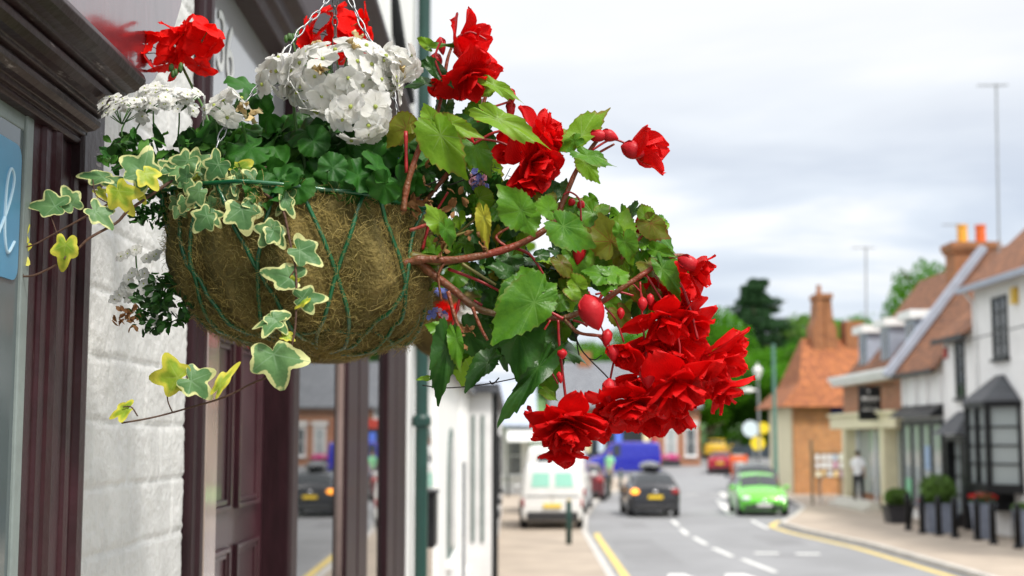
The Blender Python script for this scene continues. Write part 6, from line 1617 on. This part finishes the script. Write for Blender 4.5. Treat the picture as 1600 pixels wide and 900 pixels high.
bloom(1040, 470, 2.08, 52, img(.3, -.2, .8), 16, (15, 90), .2)
bloom(1042, 545, 2.07, 56, img(.1, -.5, .7), 18, (10, 85), .2)
bloom(1078, 585, 2.07, 52, img(.3, -.6, .6), 15, (10, 80), .2)
bloom(940, 650, 2.04, 44, img(-.1, -.8, .5), 12, (10, 75), .2)
bloom(1016, 636, 2.05, 44, img(0, -1, .3), 12, (8, 60), .2, ln=(.8, 1.15))
bloom(860, 226, 2.07, 34, img(.8, .4, .3), 9, (10, 60), .4)
bloom(800, 232, 2.08, 34, img(-.3, -.2, .6), 10, (10, 80), .3)

def bud(u, v, D, a, b, ang, name='bud', mt=budm):
    """closed bud: half width a, half length b in pixels, long axis at image angle ang"""
    C = W(u, v, D); s = PXM(D); d = img(math.cos(R(ang)), math.sin(R(ang)), .15); x, y, z = frame(d, CAMN)
    m = MB().mat(mt); vv = []; at = []; n = 14
    for i in range(11):
        f = i / 10; r = (math.sin(PI * f) ** .75) * (1 - .35 * f) * 1.12
        for j in range(n): th = 2 * PI * j / n; rr = r * a * s * (1 + .05 * math.cos(2 * th)); vv.append(C + z * ((f * 2 - 1) * b * s) + (x * math.cos(th) * rr * .8 + y * math.sin(th) * rr) * .88); at.append((f, 0, .3))
    m.add(vv, [(i * n + j, i * n + (j + 1) % n, (i + 1) * n + (j + 1) % n, (i + 1) * n + j) for i in range(10) for j in range(n)], at)
    for q in (0, 2.1, 4.2):
        r0 = x * math.cos(q) + y * math.sin(q); petal(m, C - z * b * s * .95, z + r0 * .45, -r0, b * s * 1.1, a * s * 1.3, cup=-.5, curl=.15, ruff=.03, rnd=.5, nu=5, nv=4)
    return m.build(name, BG, smooth=True)
for q in [(925, 488, 1.98, 27, 31, -70), (728, 206, 2.0, 9, 24, -55), (798, 150, 2.04, 11, 14, -80), (798, 172, 2.04, 9, 16, -90), (690, 72, 2.06, 9, 16, -80), (682, 96, 2.07, 13, 15, -80), (740, 60, 2.07, 9, 12, 0), (878, 553, 2.0, 11, 9, -90), (936, 212, 2.03, 13, 18, 0), (952, 212, 2.03, 13, 16, -20),
          (948, 528, 2.01, 11, 15, -100), (958, 552, 2.0, 12, 14, -90), (1004, 475, 1.99, 10, 12, -90), (1016, 468, 2.0, 8, 10, -90), (908, 320, 2.04, 9, 7, -40), (893, 316, 2.04, 8, 7, -130), (1012, 586, 1.97, 17, 22, -90), (952, 610, 1.98, 15, 20, -90), (875, 590, 2.0, 6, 10, -80), (1078, 412, 2.0, 16, 22, -25), (990, 235, 2.0, 19, 22, -20), (905, 395, 2.06, 14, 20, -100), (786, 200, 2.07, 10, 14, -90), (998, 350, 2.06, 8, 16, 90), (828, 640, 2.02, 4, 8, -60), (970, 490, 2.02, 8, 10, -90), (720, 200, 2.02, 8, 12, -50)]:
    bud(*q)
# flower stalks
m = MB().mat(stem_p)
for pts, r_ in (([(872, 500), (874, 540), (880, 590), (886, 640)], .0026), ([(945, 480), (962, 500), (975, 535)], .0018), ([(1000, 440), (1004, 500), (1010, 560), (1012, 580)], .002), ([(1010, 430), (1040, 480), (1060, 530), (1062, 560)], .0022), ([(1020, 420), (1060, 440), (1080, 490), (1090, 530)], .0026), ([(860, 500), (840, 540), (858, 575), (872, 600)], .0018),
                ([(960, 560), (954, 590), (952, 605)], .002), ([(885, 500), (905, 520), (935, 525), (950, 545)], .0026), ([(716, 58), (735, 50), (760, 62)], .002), ([(690, 120), (680, 90), (690, 62)], .0022), ([(752, 172), (780, 164), (798, 158)], .0022), ([(745, 190), (770, 185), (800, 200)], .0022), ([(740, 225), (780, 205), (830, 212)], .0026),
                ([(735, 215), (780, 222), (815, 238)], .0022), ([(880, 305), (890, 300), (905, 312), (908, 345)], .0018), ([(925, 235), (955, 218), (980, 225)], .0022), ([(930, 460), (960, 455), (990, 462)], .002), ([(895, 500), (910, 505), (918, 510)], .0022), ([(1045, 402), (1060, 398), (1075, 402)], .0026), ([(985, 440), (1000, 455), (1004, 465)], .0015), ([(950, 525), (952, 540), (958, 560)], .0018), ([(920, 455), (935, 500), (950, 535)], .0014)):
    MB().mat(stem_p).tube(spline([W(a, b, 2.03) for a, b in pts], 6), r_ * .78, 8).build('flower_stalk', BG, smooth=True)
rep(BG)

# thin dark trailing stems and debris
TR = base_thing('lobelia', 'thin dark lobelia stems with tiny blue flowers among the begonia', 'flower', 700, 330, 2.12)
m = MB().mat(stem_k)
for pts in ([(890, 500), (905, 540), (920, 560), (945, 585), (958, 600)], [(660, 602), (700, 606), (760, 600), (820, 588)], [(900, 515), (902, 540), (905, 555)], [(640, 340), (650, 300), (690, 280)], [(920, 560), (930, 562), (940, 555)], [(700, 290), (740, 275), (760, 260)], [(780, 590), (770, 600), (765, 595)]):
    m.tube(spline([W(a, b, 2.05) for a, b in pts], 6), .001, 6)
for i in range(90):
    u = rng.uniform(640, 800); v = rng.uniform(250, 380); m.tube([W(u, v, 2.15), W(u + rng.uniform(-20, 20), v + rng.uniform(-25, 25), 2.15 + rng.uniform(-.03, .03))], .0006, 4)
m.build('stem', TR, smooth=True)
for (cu_, cv, n, sd_, pk) in ((748, 284, 28, 11, .5), (612, 240, 4, 5, 0), (690, 488, 5, 7, .3), (676, 492, 3, 4, 0), (620, 245, 3, 4, 0), (752, 150, 3, 8, 1)):
    m = MB()
    for i in range(n): floret(m, W(rng.gauss(cu_, sd_), rng.gauss(cv, sd_), 2.12), CAMN + rnd_dir() * .6, rng.uniform(4, 7) * PXM(2.1), pnkp if rng.random() < pk else blup, rng.random())
    m.build('flower', TR, smooth=True)
m = MB()
for i in range(230):
    u = rng.uniform(628, 770); v = rng.uniform(265, 400); m.mat(rng.choice([drk_m, drk_m, ger_m, beg_d])); verb_leaf(m, W(u, v, 2.16 + rng.uniform(-.04, .06)), img(rng.uniform(-1, 1), rng.uniform(-1, 1), .2), rng.uniform(12, 26) * PXM(2.16), CAMN + rnd_dir() * .8)
for i in range(150):
    u = rng.uniform(760, 900); v = rng.uniform(390, 520); m.mat(rng.choice([drk_m, beg_d])); verb_leaf(m, W(u, v, 2.14 + rng.uniform(-.04, .06)), img(rng.uniform(-1, 1), rng.uniform(-1, 1), .2), rng.uniform(14, 28) * PXM(2.16), CAMN + rnd_dir() * .8)
m.build('foliage', TR, smooth=True)
for (cu_, cv) in ((712, 318), (660, 300), (690, 380), (655, 270), (640, 320), (730, 520), (400, 282), (745, 375), (668, 330)):
    m = MB().mat(dry_m)
    for i in range(8): verb_leaf(m, W(cu_ + rng.uniform(-14, 14), cv + rng.uniform(-16, 16), 2.04), img(rng.uniform(-1, 1), rng.uniform(-1, 1), .4), rng.uniform(9, 22) * PXM(2.04), rnd_dir())
    m.build('withered_leaf', TR, smooth=True)
rep(TR)

# ------------------------------------------------------------------ two more baskets further along the wall
def far_basket(lab, c, r, bloomspec, seed):
    rr = random.Random(seed); t = thing('hanging_basket', lab, 'hanging basket', tuple(c))
    g = MB().mat(liner)
    prof = [(r * math.cos(a) ** .7 + .001, -r * 1.15 * math.sin(a)) for a in np.linspace(0, PI / 2 * .98, 14)]
    g.lathe(prof, (0, 0, 0), 28); g.build('liner', t, smooth=True)
    g = MB().mat(gw_m); g.tube([(math.cos(a) * (r + .006), math.sin(a) * (r + .006), .004) for a in np.linspace(0, 2 * PI, 40)], .004, 6); g.build('rim', t)
    g = MB(); 
    for i in range(420):
        d = Vector((rr.uniform(-1, 1), rr.uniform(-1, 1), rr.uniform(-.35, .8)));  g.mat([ger_m, ger_l, drk_m, beg_l][rr.randrange(4)])
        p = Vector((d.x * r * 1.25, d.y * r * 1.25, d.z * r * .9 + .05)); petal(g, p, d + rnd_dir() * .6, Vector((0, 0, 1)) + rnd_dir() * .8, r * .24, r * .17, rnd=rr.random(), nu=4, nv=3)
    g.build('foliage', t, smooth=True)
    g = MB()
    for (dx_, dy_, dz_, mt) in bloomspec:
        for k in range(7): floret(g, Vector((dx_, dy_, dz_)) + rnd_dir() * .025, rnd_dir() + Vector((0, -1, .3)), .022, mt, rr.random())
    g.build('flower', t, smooth=True)
    g = MB().mat(chain_m)
    for a in (0, 2.1, 4.2): g.tube([(math.cos(a) * r, math.sin(a) * r, 0), (0, 0, .5)], .003, 5)
    g.tube([(0, 0, .5), (0, 0, .56), (c.x * 0 + (-.60 - c.x), 0, .56)], .006, 6); g.build('chain', t)
    return t
far_basket('second hanging basket with red and white flowers behind the begonia leaves', W(712, 462, 5.0), .2, [(-.02, -.2, -.07, redg), (.045, -.2, -.09, whtp), (.07, -.22, -.22, redg), (-.05, -.2, -.0, blup), (.12, -.2, -.19, redg)], 3)
far_basket('third hanging basket, its moss base showing just under the nearest one', W(512, 448, 3.55), .17, [(-.17, -.12, -.12, redg), (.1, -.1, .1, redg)], 4)
# ------------------------------------------------------------------ drop the empty group key some copies inherit
for o in bpy.data.objects:
    if 'group' in o and not o['group']: del o['group']
